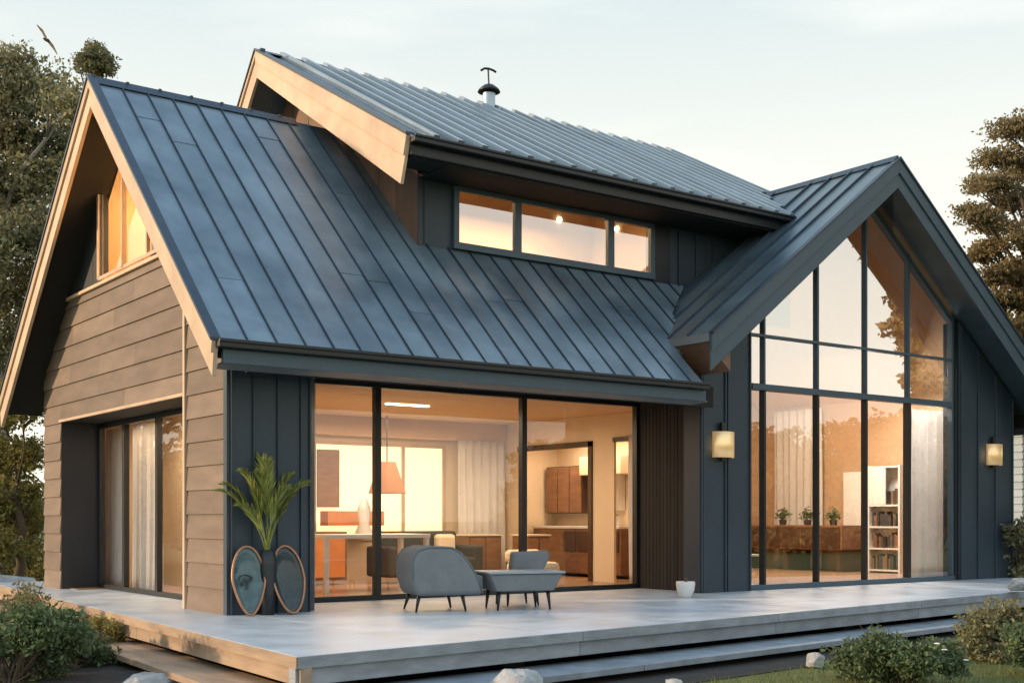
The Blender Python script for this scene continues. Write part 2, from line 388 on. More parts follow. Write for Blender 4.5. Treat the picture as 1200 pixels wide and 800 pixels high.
# roof slab helper: origin o, u along the ridge, v up the slope, polygon in (u,v)
def roofmt(o, u, v):
    u = Vector(u).normalized(); v = Vector(v).normalized(); n = u.cross(v).normalized()
    if n.z < 0: n = -n
    o = Vector(o)
    return Matrix(((u.x, v.x, n.x, o.x), (u.y, v.y, n.y, o.y), (u.z, v.z, n.z, o.z), (0, 0, 0, 1)))
def clipv(poly, u):
    """v interval of convex-ish polygon at u"""
    vs = []
    for i in range(len(poly)):
        a, b = poly[i], poly[(i + 1) % len(poly)]
        if (a[0] - u) * (b[0] - u) < 0:
            vs.append(a[1] + (b[1] - a[1]) * (u - a[0]) / (b[0] - a[0]))
    return (min(vs), max(vs)) if len(vs) >= 2 else None
def clippoly(poly, u0, u1):
    def cut(pl, c, sgn):
        o_ = []
        for i in range(len(pl)):
            a, b = pl[i], pl[(i + 1) % len(pl)]
            ia, ib = sgn * (a[0] - c) >= 0, sgn * (b[0] - c) >= 0
            if ia: o_.append(a)
            if ia != ib:
                k = (c - a[0]) / (b[0] - a[0]); o_.append((c, a[1] + (b[1] - a[1]) * k))
        return o_
    return cut(cut(poly, u0, 1), u1, -1)
def metal_roof(name, mt, poly, spacing, thick, mtl, seammtl, seam_h=.035, seam_w=.02, joints=True, u_start=None, ribw=None, seed=3):
    rg = random.Random(seed)
    us = [p[0] for p in poly]; u0, u1 = min(us), max(us)
    s = MB(); sm = MB()
    s.prism([(p[0], p[1], -.02) for p in poly], (0, 0, -thick), .5, mt)
    u = u0 if u_start is None else u_start; first = True
    while u < u1 - .01:
        a, b = u, min(u + spacing, u1)
        pl = clippoly(poly, a + .001, b - .001)
        if len(pl) >= 3:
            vmin, vmax = min(p[1] for p in pl), max(p[1] for p in pl)
            cuts = [vmin]
            if joints:
                v = vmin + rg.uniform(.9, 14)
                while v < vmax - .5:
                    cuts.append(v); v += rg.uniform(2.8, 5.0)
            cuts.append(vmax)
            for k in range(len(cuts) - 1):
                c0, c1 = cuts[k], cuts[k + 1]
                sw = [(q[1], q[0]) for q in pl]; sw = clippoly(sw, c0, c1); q2 = [(q[1], q[0]) for q in sw]
                if len(q2) < 3: continue
                dz = .004 * rg.random()
                # each pan is very slightly tilted so its lower edge overlaps the one beneath
                vs = [Vector((q[0], q[1], .008 - .006 * (q[1] - c0) / max(.01, c1 - c0) + dz)) for q in q2]
                s.prism(vs, (0, 0, -.025), rg.random(), mt)
        u += spacing
        iv = clipv(poly, u) if u < u1 - .02 else None
        if iv:
            hw = seam_w / 2
            wob = [rg.uniform(-.004, .004) for _ in range(2)]
            vs = [(u - hw + wob[0], iv[0] - .004, -.01), (u + hw + wob[0], iv[0] - .004, -.01), (u + hw * .7 + wob[0], iv[0] - .004, seam_h), (u - hw * .7 + wob[0], iv[0] - .004, seam_h)]
            sm.prism(vs, (wob[1] - wob[0], iv[1] - iv[0] + .006, 0), rg.random(), mt)
    o = P(s, name, mtl); sm.build('standing_seam', M[seammtl], o)
    return o

# --- main roof
YE, ZE, YR, ZR = -.92, 3.12, 3.4, 7.25
YB = 8.3; SB = (ZR - ZE) / (YB - YR)
def yb(y): return YR + (YR - y) * (YB - YR) / (YR - YE)      # same height on the back slope
SM = (ZR - ZE) / (YR - YE); LM = math.hypot(YR - YE, ZR - ZE)
def mainz(y): return ZE + SM * (y - YE) if y <= YR else ZR - SB * (y - YR)
kk = LM / (YR - YE)
mtA = roofmt((-.5, YE, ZE), (1, 0, 0), (0, YR - YE, ZR - ZE))
polyA = [(0, 0), (7.56, 0), (7.56, .58 * kk), (8.2, .58 * kk), (8.2, 1.34 * kk), (9.2, 2.07 * kk), (3.9, 2.07 * kk), (3.9, LM), (0, LM)]
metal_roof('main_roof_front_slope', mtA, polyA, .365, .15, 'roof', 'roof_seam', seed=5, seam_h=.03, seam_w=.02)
LMB = math.hypot(YB - YR, ZR - ZE)
mtB = roofmt((-.5, YB, ZE), (1, 0, 0), (0, -(YB - YR), ZR - ZE))
metal_roof('main_roof_back_slope', mtB, [(0, 0), (12.4, 0), (12.4, LMB - .02), (0, LMB - .02)], .47, .15, 'roof', 'roof_seam', seed=6)
c = MB(); c.prism([(-.53, YR - .12, ZR - .075), (-.53, YR, ZR + .055), (-.53, YR + .12, ZR - .075), (-.53, YR, ZR - .02)], (3.1, 0, 0))
for i in range(7): c.box(-.5 + .47 * i - .02, -.5 + .47 * i + .02, YR - .03, YR + .03, ZR - .02, ZR + .062)
P(c, 'ridge_cap', 'roof_seam')
# rake boards of the left gable (plane x=-.5, front -.55)
def rake(name, x, pts_out, pts_in, mtl, proud=.03, split=.35, th=.05, cheekpar=house):
    """pts_out/in: outer and inner polyline (y,z) of the board"""
    m1 = MB(); m2 = MB()
    n = len(pts_out)
    for i in range(n - 1):
        o0, o1, i0, i1 = [Vector((0, *p)) for p in (pts_out[i], pts_out[i + 1], pts_in[i], pts_in[i + 1])]
        s0, s1 = o0.lerp(i0, split), o1.lerp(i1, split)
        X_ = Vector((x, 0, 0))
        m1.prism([X_ + o0, X_ + o1, X_ + s1, X_ + s0], (-th - proud, 0, 0))
        m2.prism([X_ + s0, X_ + s1, X_ + i1, X_ + i0], (-th, 0, 0))
    o = P(m2, name, mtl, cheekpar, bevel=.004); m1.build('upper_board', M[mtl], o, bevel=.004)
    return o
up = .02
zo = ZR + up
rake('left_gable_rake_board', -.5, [(YE - .04, ZE + up - .03), (YR, zo)], [(YE + .02, ZE - .40), (YR, zo - .40)], 'fascia')
rake('left_gable_rake_board', -.5, [(YR, zo), (YB + .04, ZE + up - .03)], [(YR, zo - .40), (YB - .02, ZE - .42)], 'fascia')
c = MB()
for a_, b_y in ((YE - .05, YR), (YB + .05, YR)):
    c.prism([(-.60, a_, ZE + up - .03), (-.60, a_, ZE + up + .01), (-.60, YR, zo + .045), (-.60, YR, zo)], (.12, 0, 0))
P(c, 'rake_flashing', 'roof_seam')
# dark soffit of the left overhang (between x=-.5 and the wall)
c = MB()
for sgn in (1, -1):
    yy = lambda y: y if sgn > 0 else yb(y)
    c.prism([(-.5, yy(YE + .05), ZE - .16), (-.5, yy(YR), ZR - .22), (-.5, yy(YR), ZR - .25), (-.5, yy(YE + .05), ZE - .19)], (.62, 0, 0))
P(c, 'overhang_soffit', 'soffit')

# --- gutter and fascia of the front eave
c = MB(); c.box(-.53, 7.06, YE - .13, YE - .01, ZE - .085, ZE - .005); c.box(-.53, 7.06, YE - .15, YE - .125, ZE - .03, ZE + .012)
P(c, 'gutter', 'black', bevel=.01)
c = MB(); c.box(-.44, 7.08, YE - .03, YE + .03, ZE - .25, ZE - .088)
P(c, 'eave_fascia', 'trim', bevel=.006)
c = MB(); c.prism([(-.43, YE + .035, ZE - .23), (-.43, YE + .035, ZE - .25), (-.43, YE + .38, ZE - .27), (-.43, YE + .38, ZE - .25)], (7.6, 0, 0))
P(c, 'sloped_soffit_board', 'soffgrey')
c = MB(); c.box(0.02, 7.7, YE + .42, 1.42, ZE - .02, ZE + .03); c.box(.02, 7.65, YE + .38, YE + .42, ZE - .28, ZE + .03); P(c, 'porch_soffit', 'soffit')

# --- left wall with lap siding, bay recess
W = 7.6; BY0, BY1, BZ = 1.27, 6.65, 2.72
wl = MB(); rows_n = 16; bh = .3
def wall_top(y): return mainz(y) - .2
def lap(y0, y1, z0, z1, rg):
    """one tilted board, split in lengths"""
    y = y0
    while y < y1 - .01:
        ln = rg.uniform(1.4, 3.6); ye_ = min(y1, y + ln)
        if y1 - ye_ < .5: ye_ = y1
        wl.prism([(-.03, y + .002, z0), (.0, y + .002, z0 - .0), (.0, y + .002, z1 + .004), (-.006, y + .002, z1 + .004)], (0, ye_ - y - .004, 0), rg.random())
        y = ye_
rg = random.Random(9)
z = 0
while z < 4.6:
    z1 = min(z + bh, 4.62)
    lo = max(0, YE + (z1 + .2 - ZE) / SM) if z1 + .2 > mainz(0) else 0
    lo = max(0, lo - .12); hi = min(W, yb(lo) + .1) if lo > 0 else W
    if z1 <= BZ + .02:
        lap(0, BY0 - .07, z, z1, rg) if lo < 1 else None
        lap(BY1, W, z, z1, rg)
        if z1 > BZ: pass
    else:
        if lo < BY0 - .07: lap(lo, BY0 - .07, z, z1, rg)
        lap(BY1, hi, z, z1, rg) if z < BZ else lap(max(lo, BY0), hi, z, z1, rg)
    z += bh
lap(BY0, BY1, 2.755, 2.999, rg)
P(wl, 'lap_siding', 'siding')
c = MB()
c.prism([(.002, 0, 0), (.002, BY0, 0), (.002, BY0, BZ), (.002, BY1, BZ), (.002, BY1, 0), (.002, W, 0), (.002, W, wall_top(W)), (.002, yb(.9), 4.64), (.002, .9, 4.64), (.002, 0, wall_top(0))], (.1, 0, 0))
c.prism([(.002, .9, 4.641), (.002, 2.15, 4.641), (.002, 2.15, wall_top(2.15))], (.1, 0, 0))
c.prism([(.002, 4.62, 4.641), (.002, yb(.9), 4.641), (.002, 4.62, wall_top(4.62))], (.1, 0, 0))
bk = P(c, 'left_wall', 'darkclad')
c = MB(); c.box(-.05, .01, BY0 - .068, BY0 - .004, 0.002, 4.15); P(c, 'corner_post', 'fascia', bevel=.004)
c = MB(); c.box(-.045, .02, BY0 - .004, BY1 + .02, BZ - .01, BZ + .03); P(c, 'bay_head_trim', 'fascia')
c = MB(); c.prism([(-.06, 1.15, 4.62), (-.06, 6.5, 4.62), (-.06, 6.5, 4.67), (-.06, 1.13, 4.67)], (.09, 0, 0)); P(c, 'sill_ledge', 'fascia', bevel=.004)
# cladding in the gable triangle
c = MB(); y = 1.2; rg = random.Random(2)
while y < 6.4:
    if y > 2.1 and c.v and y < 3: P(c, 'gable_boards', 'darkclad'); c = MB()
    y1 = min(y + .42, 6.4)
    if not (y > 2.1 and y1 < 4.7):
        c.prism([(-.004, y + .006, 4.67), (-.004, y1 - .006, 4.67), (-.004, y1 - .006, wall_top(y1) + .02), (-.004, y + .006, wall_top(y) + .02)], (-.018, 0, 0))
    y = y1
P(c, 'gable_boards', 'darkclad')
# gable window with raked head
gy0, gy1, gz0 = 2.15, 4.62, 4.72
def rk(y): return mainz(y) - .24
win = empty('gable_window', (0, 0, 0), None, None); win.parent = house
for k in ('label', 'category'):
    if k in win: del win[k]
c = MB(); c.prism([(-.012, gy0, gz0), (-.012, gy1, gz0), (-.012, gy1, rk(gy1)), (-.012, YR, rk(YR)), (-.012, gy0, rk(gy0))], (-.012, 0, 0)); c.build('pane', M['panes'], win)
c = MB()
c.bar((-.035, gy0, gz0), (-.035, gy0, rk(gy0)), .05, .05, (1, 0, 0)); c.bar((-.035, gy1, gz0), (-.035, gy1, rk(gy1)), .06, .06, (1, 0, 0))
c.bar((-.036, gy0, gz0), (-.036, gy1, gz0), .05, .05); c.bar((-.037, 3.53, gz0), (-.037, 3.53, rk(3.53)), .045, .07, (1, 0, 0)); c.bar((-.037, 2.55, gz0), (-.037, 2.55, rk(2.55)), .045, .05, (1, 0, 0))
c.build('frame', M['fascia'], win)
# attic room behind the gable window
c = MB()
c.prism([(3.2, 1.3, 4.5), (3.2, 6.0, 4.5), (3.2, YR, wall_top(YR))], (.05, 0, 0))
for sgn in (1, -1):
    yy = lambda y: y if sgn > 0 else yb(y)
    c.prism([(.11, yy(1.2), mainz(1.2) - .3), (.11, yy(YR), mainz(YR) - .3), (.11, yy(YR), mainz(YR) - .27), (.11, yy(1.2), mainz(1.2) - .27)], (3.1, 0, 0))
c.box(.11, 3.2, 1.3, 6.3, 4.45, 4.5)
P(c, 'attic_lining', 'inwall')

# --- bay recess and its sliding window
c = MB(); c.box(.0, .62, BY1 - .008, BY1 + .04, .003, BZ - .012); P(c, 'bay_jamb', 'darkclad')
c = MB(); c.box(.0, .7, BY0, BY1, BZ - .012, BZ + .04); P(c, 'bay_soffit', 'soffit')
def window(name, frame_bm, pane_bm, fm, pm, bevel=.004):
    o = frame_bm.build(name, M[fm], house, bevel=bevel); pane_bm.build('pane', M[pm], o); return o
f = MB(); p = MB()
f.box(.58, .68, BY0, BY1, .003, .07); f.box(.58, .68, BY0, BY1, BZ - .09, BZ - .014)
for y in (BY0 + .03, 2.7, 3.95, 5.41, BY1 - .04): f.box(.585, .675, y - .045, y + .045, .07, BZ - .09)
p.box(.625, .632, BY0 + .07, BY1 - .08, .07, BZ - .09)
window('bay_window', f, p, 'black', 'panes')

# --- corner column
c = MB(); colp = [(0.004, -.10), (1.06, -.10), (1.2, .06), (1.2, 1.28), (.11, 1.28), (.11, -.004), (.004, -.004)]
c.prism([(x, y, .002) for x, y in colp], (0, 0, 3.09)); c.box(-.036, .003, -.10, -.001, .002, 3.0); o = P(c, 'corner_column', 'clad')
c = MB()
for x in (.02, .30, .62, .93, 1.05): c.box(x - .012, x + .012, -.13, -.101, .004, 3.09)
c.build('batten', M['clad'], o, bevel=.003)

# --- living room window wall
WY = 1.3; WX0, WX1, WH = 1.2, 7.78, 3.09
f = MB(); p = MB()
f.box(WX0, WX1, WY - .06, WY + .06, .003, .075); f.box(WX0, WX1, WY - .06, WY + .06, WH - .1, WH - .01)
for x in (WX0 + .03, 2.81, 5.39, WX1 - .04): f.box(x - .045, x + .045, WY - .055, WY + .055, .075, WH - .1)
p.box(WX0 + .05, WX1 - .05, WY - .004, WY + .004, .07, WH - .09)
window('living_room_window', f, p, 'black', 'pane')

# --- gable volume: side wall of vertical slats, piers, right wall
GX0, GX1, GY = 7.55, 16.1, -.35
c = MB(); y = GY + .12; rg = random.Random(7)
while y < 1.36:
    if y < 0: y += .082; continue
    c.box(GX0 + .20 - rg.uniform(0, .006), GX0 + .24, y, y + .072, .004, 3.09); y += .082
o = P(c, 'slatted_side_wall', 'slat')
c = MB(); c.box(GX0 + .24, GX0 + .30, GY + .36, 1.36, .003, 3.9); P(c, 'side_wall_core', 'darkclad')
c = MB(); c.box(GX0 + .305, 9.9, 1.37, 1.47, 0, 4.6)
c.box(WX1, 10.0, 1.36, 1.37, 3.05, 4.2); P(c, 'inner_wall', 'inwall')
PX0, PX1 = 8.70, 14.22                      # glazing between the piers
gslope = .75; GR = 11.55; GZ = 7.2
def gz(x): return GZ - gslope * abs(x - GR)
def pier(x0, x1, battens):
    c = MB(); c.prism([(x0, GY, .003), (x1, GY, .003), (x1, GY, gz(x1) - .32), (x0, GY, gz(x0) - .32)], (0, .35, 0))
    o = P(c, 'pier', 'clad', bevel=.006)
    c = MB()
    for x in battens: c.prism([(x - .014, GY - .001, .004), (x + .014, GY - .001, .004), (x + .014, GY - .001, gz(x) - .36), (x - .014, GY - .001, gz(x) - .36)], (0, -.028, 0))
    c.build('batten', M['clad'], o, bevel=.003)
pier(GX0, PX0, (7.58, 7.62, 8.10, 8.16, 8.66)); pier(PX1 + .1, GX1, (14.36, 14.9, 15.48, 16.06))
c = MB(); c.box(PX1, PX1 + .1, GY + .03, GY + .2, .003, gz(PX1) - .34); P(c, 'dark_jamb', 'black')
c = MB(); c.box(GX1 - .15, GX1 - .003, GY + .355, 6.5, .003, gz(GX1) - .34); P(c, 'right_wall', 'clad')
# glazed gable
gy = GY + .10
def gh(x): return gz(x) - .42
f = MB(); p = MB()
p.prism([(PX0, gy, 3.26), (PX1, gy, 3.26), (PX1, gy, gh(PX1)), (GR, gy, gh(GR)), (PX0, gy, gh(PX0))], (0, .008, 0))
pw = MB(); pw.box(PX0, PX1, gy, gy + .008, .08, 3.258); fl_ = MB()
for x_, w_ in ((9.07, .045), (10.38, .05), (11.66, .05), (12.87, .09)): fl_.box(x_ - w_/2, x_ + w_/2, gy - .055, gy + .055, .086, 3.209)
def vm(x, w=.04, z0=.08, z1=None, d=.10):
    f.prism([(x - w/2, gy - d/2, z0), (x + w/2, gy - d/2, z0), (x + w/2, gy - d/2, z1 or gh(x + w/2) + .1), (x - w/2, gy - d/2, z1 or gh(x - w/2) + .1)], (0, d, 0))
f.box(PX0, PX1, gy - .07, gy + .07, .004, .085)
vm(PX0 + .03, .06); vm(9.07, .04, 3.3); vm(10.38, .045, 3.3); vm(11.66, .045, 3.3); vm(12.87, .045, 3.3); vm(PX1 - .03, .06)
f.box(PX0 + .06, PX1 - .06, gy - .048, gy + .048, 4.07, 4.115)
f.box(PX0 + .06, PX1 - .06, gy - .075, gy + .06, 3.21, 3.31)
for sx in (PX0, PX1): f.bar((sx, gy, gh(sx)), (GR, gy, gh(GR)), .11, .09)
gg = window('gable_glazing', f, p, 'trim', 'paneg', .003); pw.build('pane', M['panel'], gg); fl_.build('lower_mullions', M['black'], gg)
# roof of the gable volume
LG = math.hypot(1, gslope)
def gslab(sgn, xe, name, poly_y, seed):
    hl = abs(GR - xe) * LG
    mt = roofmt((xe, -1.0, gz(xe)), (0, 1, 0), (sgn, 0, gslope)) if sgn > 0 else roofmt((xe, -1.0, gz(xe)), (0, 1, 0), (-1, 0, gslope))
    metal_roof(name, mt, [(0, 0), (poly_y[0], 0), (poly_y[1], hl), (0, hl)], .44, .14, 'roof_up', 'roof_seam', seam_h=.045, seam_w=.03, joints=False, seed=seed)
gslab(1, 7.10, 'gable_roof_left_slope', (2.2, 6.0), 11)
gslab(-1, 16.75, 'gable_roof_right_slope', (7.5, 7.5), 12)
c = MB(); c.prism([(GR - .12, -1.02, GZ - .055), (GR, -1.02, GZ + .065), (GR + .12, -1.02, GZ - .055), (GR, -1.02, GZ)], (0, 4.5, 0)); P(c, 'ridge_cap', 'roof_seam')
# barge boards (two tiers) on the gable front, y=-1.0
def barge(xe, name, zin_e):
    up_ = .01; a, b = Vector((xe, -1.0, gz(xe) + up_)), Vector((GR, -1.0, GZ + up_))
    h0, h1 = .27, .25; H0, H1 = zin_e, .50
    t1 = MB(); t1.prism([a, b, b - Vector((0, 0, h1)), a - Vector((0, 0, h0))], (0, -.06, 0))
    t2 = MB(); t2.prism([a - Vector((0, 0, h0 + .001)), b - Vector((0, 0, h1 + .001)), b - Vector((0, 0, H1)), a - Vector((0, 0, H0))], (0, -.028, 0))
    o = P(t2, name, 'trim', bevel=.004); t1.build('upper_board', M['trim'], o, bevel=.005)
    e = MB(); e.prism([a + Vector((0, -.085, -.02)), b + Vector((0, -.085, -.02)), b + Vector((0, -.085, .02)), a + Vector((0, -.085, .02))], (0, .1, 0)); e.build('flashing', M['roof_seam'], o)
barge(7.10, 'barge_board', .56); barge(16.75, 'barge_board', .56)
# soffit boards under the gable overhang
c = MB()
for xe in (7.25, 16.6):
    c.prism([(xe, -.97, gz(xe) - .17), (GR, -.97, GZ - .17), (GR, -.97, GZ - .20), (xe, -.97, gz(xe) - .20)], (0, .85, 0))
P(c, 'gable_soffit', 'soffit')
# right hand eave box and left eave board
c = MB(); c.box(GX1 + .003, 16.62, -.95, 6, gz(16.75) - .50, gz(16.75) - .40); c.box(16.6, 16.66, -.95, 6, gz(16.75) - .5, gz(16.75) - .1); P(c, 'right_eave_box', 'soffit')
c = MB(); c.prism([(7.11, -.99, gz(7.1) - .10), (7.34, -.99, gz(7.1) - .36), (7.55, -.99, gz(7.1) - .52), (7.55, -.99, gz(7.1) - .14)], (0, 1.65, 0)); P(c, 'left_eave_board', 'cheek', bevel=.004)
c = MB(); c.box(7.085, 7.115, -1.0, .55, gz(7.1) - .11, gz(7.1) + .012); P(c, 'left_eave_trim', 'soffgrey')

# --- upper storey (dormer block)
DYE, DZE, DYR, DZR = .25, 6.26, 5.0, 8.84
DX0, DX1 = 2.72, 12.1; CX3 = 3.38
DS = (DZR - DZE) / (DYR - DYE); LD = math.hypot(DYR - DYE, DZR - DZE); dk = LD / (DYR - DYE)
def dz(y): return DZE + DS * (y - DYE) if y <= DYR else DZR - 1.10 * (y - DYR)
mtD = roofmt((DX0, DYE, DZE), (1, 0, 0), (0, DYR - DYE, DZR - DZE))
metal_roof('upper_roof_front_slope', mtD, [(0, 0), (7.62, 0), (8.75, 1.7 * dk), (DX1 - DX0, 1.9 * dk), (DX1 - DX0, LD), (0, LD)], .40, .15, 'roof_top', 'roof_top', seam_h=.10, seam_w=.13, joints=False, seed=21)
LB = math.hypot(3.2, 3.2 * 1.1)
mtE = roofmt((DX0, DYR + 3.2, dz(DYR + 3.2)), (1, 0, 0), (0, -1, 1.1))
metal_roof('upper_roof_back_slope', mtE, [(0, 0), (DX1 - DX0, 0), (DX1 - DX0, LB - .02), (0, LB - .02)], .40, .15, 'roof_up', 'roof_seam', joints=False, seed=22)
c = MB(); c.prism([(DX0 - .03, DYR - .13, DZR - .02), (DX0 - .03, DYR, DZR + .06), (DX0 - .03, DYR + .13, DZR - .09), (DX0 - .03, DYR, DZR)], (DX1 - DX0 + .06, 0, 0))
for i in range(24): c.box(DX0 + .4 * i - .04, DX0 + .4 * i + .04, DYR - .14, DYR - .02, DZR - .05, DZR + .035)
P(c, 'ridge_cap', 'roof_seam')
rake('upper_rake_board', DX0, [(DYE - .03, DZE + .01), (DYR, DZR + .02)], [(DYE + .17, DZE - .60), (DYR, DZR - .42)], 'fascia', split=.42)
rake('upper_rake_board', DX0, [(DYR, DZR + .02), (DYR + 3.2, dz(DYR + 3.2) + .02)], [(DYR, DZR - .42), (DYR + 3.2, dz(DYR + 3.2) - .42)], 'fascia', split=.2)
c = MB(); c.prism([(DX0 - .10, DYE - .05, DZE + .012), (DX0 - .10, DYR, DZR + .022), (DX0 - .10, DYR, DZR + .06), (DX0 - .10, DYE - .05, DZE + .05)], (.14, 0, 0))
c.prism([(DX0 - .10, DYR, DZR + .022), (DX0 - .10, DYR + 3.2, dz(DYR + 3.2) + .022), (DX0 - .10, DYR + 3.2, dz(DYR + 3.2) + .06), (DX0 - .10, DYR, DZR + .06)], (.14, 0, 0))
P(c, 'rake_flashing', 'roof_seam')
c = MB()
c.prism([(DX0, DYE + .1, DZE - .13), (DX0, DYR, DZR - .19), (DX0, DYR, DZR - .22), (DX0, DYE + .1, DZE - .16)], (.8, 0, 0))
c.prism([(DX0, DYR, DZR - .19), (DX0, DYR + 3.1, dz(DYR + 3.1) - .19), (DX0, DYR + 3.1, dz(DYR + 3.1) - .22), (DX0, DYR, DZR - .22)], (.8, 0, 0))
P(c, 'overhang_soffit', 'soffit')
c = MB(); c.box(DX0 - .02, 10.35, DYE - .15, DYE - .01, DZE - .09, DZE - .01); c.box(DX0 - .02, 10.38, DYE - .17, DYE - .145, DZE - .03, DZE + .01)
c.box(DX0 + .0, 10.2, DYE - .02, DYE + .04, DZE - .24, DZE - .095); P(c, 'gutter', 'black', bevel=.012)
c = MB(); c.box(DX0 + .05, CX3 - .021, DYE + .03, .78, DZE - .25, DZE - .2); c.prism([(CX3 - .02, DYE + .03, DZE - .20), (CX3 - .02, DYE + .03, DZE - .26), (CX3 - .02, 1.2, DZE - .26), (CX3 - .02, 1.2, DZE - .20)], (7.2, 0, 0)); P(c, 'eave_soffit', 'soffit')
# walls of the upper storey
DW = 1.10

c = MB(); c.prism([(CX3, DW + .002, mainz(DW) - .15), (CX3, DW + .002, DZE - .2), (CX3, DYR, DZR - .2), (CX3, 8.0, dz(8.0) - .2), (CX3, 8.0, 3.6), (CX3, YR, ZR - .1)], (.1, 0, 0)); P(c, 'upper_side_wall', 'darkclad')
c = MB(); y = DW - .02; rg = random.Random(5)
while y < 6.6:
    y1 = y + rg.choice((.42, .5, .6))
    zt0, zt1 = dz(y) - .2, dz(y1) - .2
    c.prism([(CX3 - .001, y + .006, mainz(y) - .12), (CX3 - .001, y1 - .006, mainz(y1) - .12 if y1 < YR else mainz(y1) - .1), (CX3 - .001, y1 - .006, zt1), (CX3 - .001, y + .006, zt0)], (-.024, 0, 0))
    y = y1
P(c, 'upper_side_cladding', 'cheek')
wx0, wx1, wz0, wz1 = 4.0, 7.88, 5.12, 5.96
c = MB(); th = (0, .12, 0)
c.prism([(CX3 + .102, DW, 4.6), (wx0, DW, 4.6), (wx0, DW, 6.5), (CX3 + .102, DW, 6.5)], th)
c.box(wx0 + .001, wx1 - .001, DW, DW + .12, 6.03, 6.5)
c.prism([(wx1, DW, 4.6), (11.3, DW, 4.6), (11.3, DW, 6.5), (wx1, DW, 6.5)], th)
c.box(wx0, wx1, DW, DW + .12, 4.6, wz0)
P(c, 'upper_front_wall', 'clad')
c = MB()
c.box(CX3 - .02, CX3 + .05, DW - .03, DW - .002, 4.9, 6.0); P(c, 'wall_batten', 'clad')
for x in (8.5, 8.9, 9.3): c = MB(); c.box(x - .013, x + .013, DW - .028, DW - .002, 4.8, 6.0); P(c, 'wall_batten', 'clad')

c = MB(); c.box(wx1 + .03, wx1 + .42, DW - .012, DW - .002, 4.9, 6.0); P(c, 'dark_wall_panel', 'black')
f = MB(); p = MB()
fy_ = DW - .02
f.box(wx0 - .05, wx1 + .04, fy_ - .05, fy_ + .05, wz0 - .05, wz0 + .05); f.box(wx0 - .05, wx1 + .04, fy_ - .03, fy_ + .05, wz1 - .04, wz1 + .03)
for x, ww in ((wx0 - .0, .09), (5.12, .12), (6.97, .13), (wx1 - .01, .09)): f.box(x - ww/2, x + ww/2, fy_ - .04, fy_ + .05, wz0 + .05, wz1 - .04)
p.box(wx0 + .045, wx1 - .055, fy_ - .004, fy_ + .004, wz0 + .05, wz1 - .04)
window('upper_window', f, p, 'trim', 'paneu')
# room behind it
c = MB(); c.box(3.65, 8.6, 3.4, 3.45, 4.9, 7.4)
for x_ in (3.63, 8.55): c.prism([(x_, 1.23, 4.9), (x_, 3.4, 4.9), (x_, 3.4, dz(3.4) - .22), (x_, 1.23, dz(1.23) - .22)], (.03, 0, 0))

c.prism([(3.65, 1.23, dz(1.23) - .30), (3.65, 3.4, dz(3.4) - .30), (3.65, 3.4, dz(3.4) - .27), (3.65, 1.23, dz(1.23) - .27)], (4.95, 0, 0)); P(c, 'loft_lining', 'inwall')

for nm, q in (('recessed_lamp', ((7.77, 3.385, 6.5), (0, 1, 0))), ('recessed_lamp', ((8.535, 2.7, 6.31), (1, 0, 0)))):
    c = MB(); n_ = Vector(q[1]); c.tube([Vector(q[0]), Vector(q[0]) - n_ * .03], [.05, .04], 12); P(c, nm, 'lampglow')
# flue
fl = MB(); fl.tube([(7.38, 5.02, 8.6), (7.38, 5.02, 9.13)], .12, 20); o = P(fl, 'flue_pipe', 'flue', smooth=False)
fl = MB(); fl.lathe([(.02, .14), (.10, .125), (.19, .05), (.215, 0), (.20, 0), (.17, .04), (.02, .09)], (7.38, 5.02, 9.16)); fl.build('flue_cowl', M['black'], o, smooth=True)
fl = MB(); fl.tube([(7.38, 5.02, 9.25), (7.36, 5.02, 9.6)], .016, 8); fl.tube([(7.20, 5.02, 9.53), (7.28, 5.02, 9.585), (7.38, 5.02, 9.60), (7.48, 5.02, 9.59), (7.54, 5.02, 9.57)], .022, 8); fl.build('flue_vane', M['black'], o)

# ---------------------------------------------------------------- interiors (part of the house: floors, partitions)
c = MB(); c.box(.7, 16.0, 1.45, 6.2, -.02, .012); c.box(.12, 1.9, 6.201, 7.3, -.02, .012); c.box(7.8, 15.9, GY + .36, 1.44, -.02, .011); P(c, 'interior_floor', 'infloor')
c = MB(); c.box(.72, 8.45, 1.38, 6.2, 3.0, 3.05); c.box(.12, 1.9, 6.201, 7.3, 3.0, 3.05); c.box(8.45, 9.95, 1.5, 6.2, 2.78, 2.98); P(c, 'interior_ceiling', 'inceil')
c = MB(); c.box(1.85, 1.9, 1.40, 7.3, 0, 2.99); c.box(.12, 1.849, 7.2, 7.25, 0, 2.99); c.box(.11, .64, BY1 + .06, BY1 + .1, 0, 2.99); P(c, 'partition_wall', 'inwall')
c = MB(); c.box(1.91, 4.3, 6.2, 6.3, 0, 3.1); c.box(4.3, 7.15, 6.2, 6.3, 2.55, 3.1); c.box(4.3, 7.15, 6.2, 6.3, 0, .75); c.box(7.15, 10, 6.2, 6.3, 0, 3.1); P(c, 'back_wall', 'inwall')
c = MB(); c.box(1.91, 8.38, 5.85, 6.19, 2.66, 2.998); P(c, 'ceiling_bulkhead', 'inceil')
f = MB(); f.box(4.3, 7.15, 6.16, 6.24, 2.5, 2.56); f.box(4.3, 7.15, 6.16, 6.24, .74, .8)
for x in (4.33, 6.2, 7.12): f.box(x - .03, x + .03, 6.16, 6.24, .8, 2.5)
o = P(f, 'rear_window', 'fascia'); p = MB(); p.box(4.36, 7.09, 6.20, 6.21, .8, 2.5); p.build('lit_blind', M['lit'], o)  # plain pane that glows in place of the daylight outside
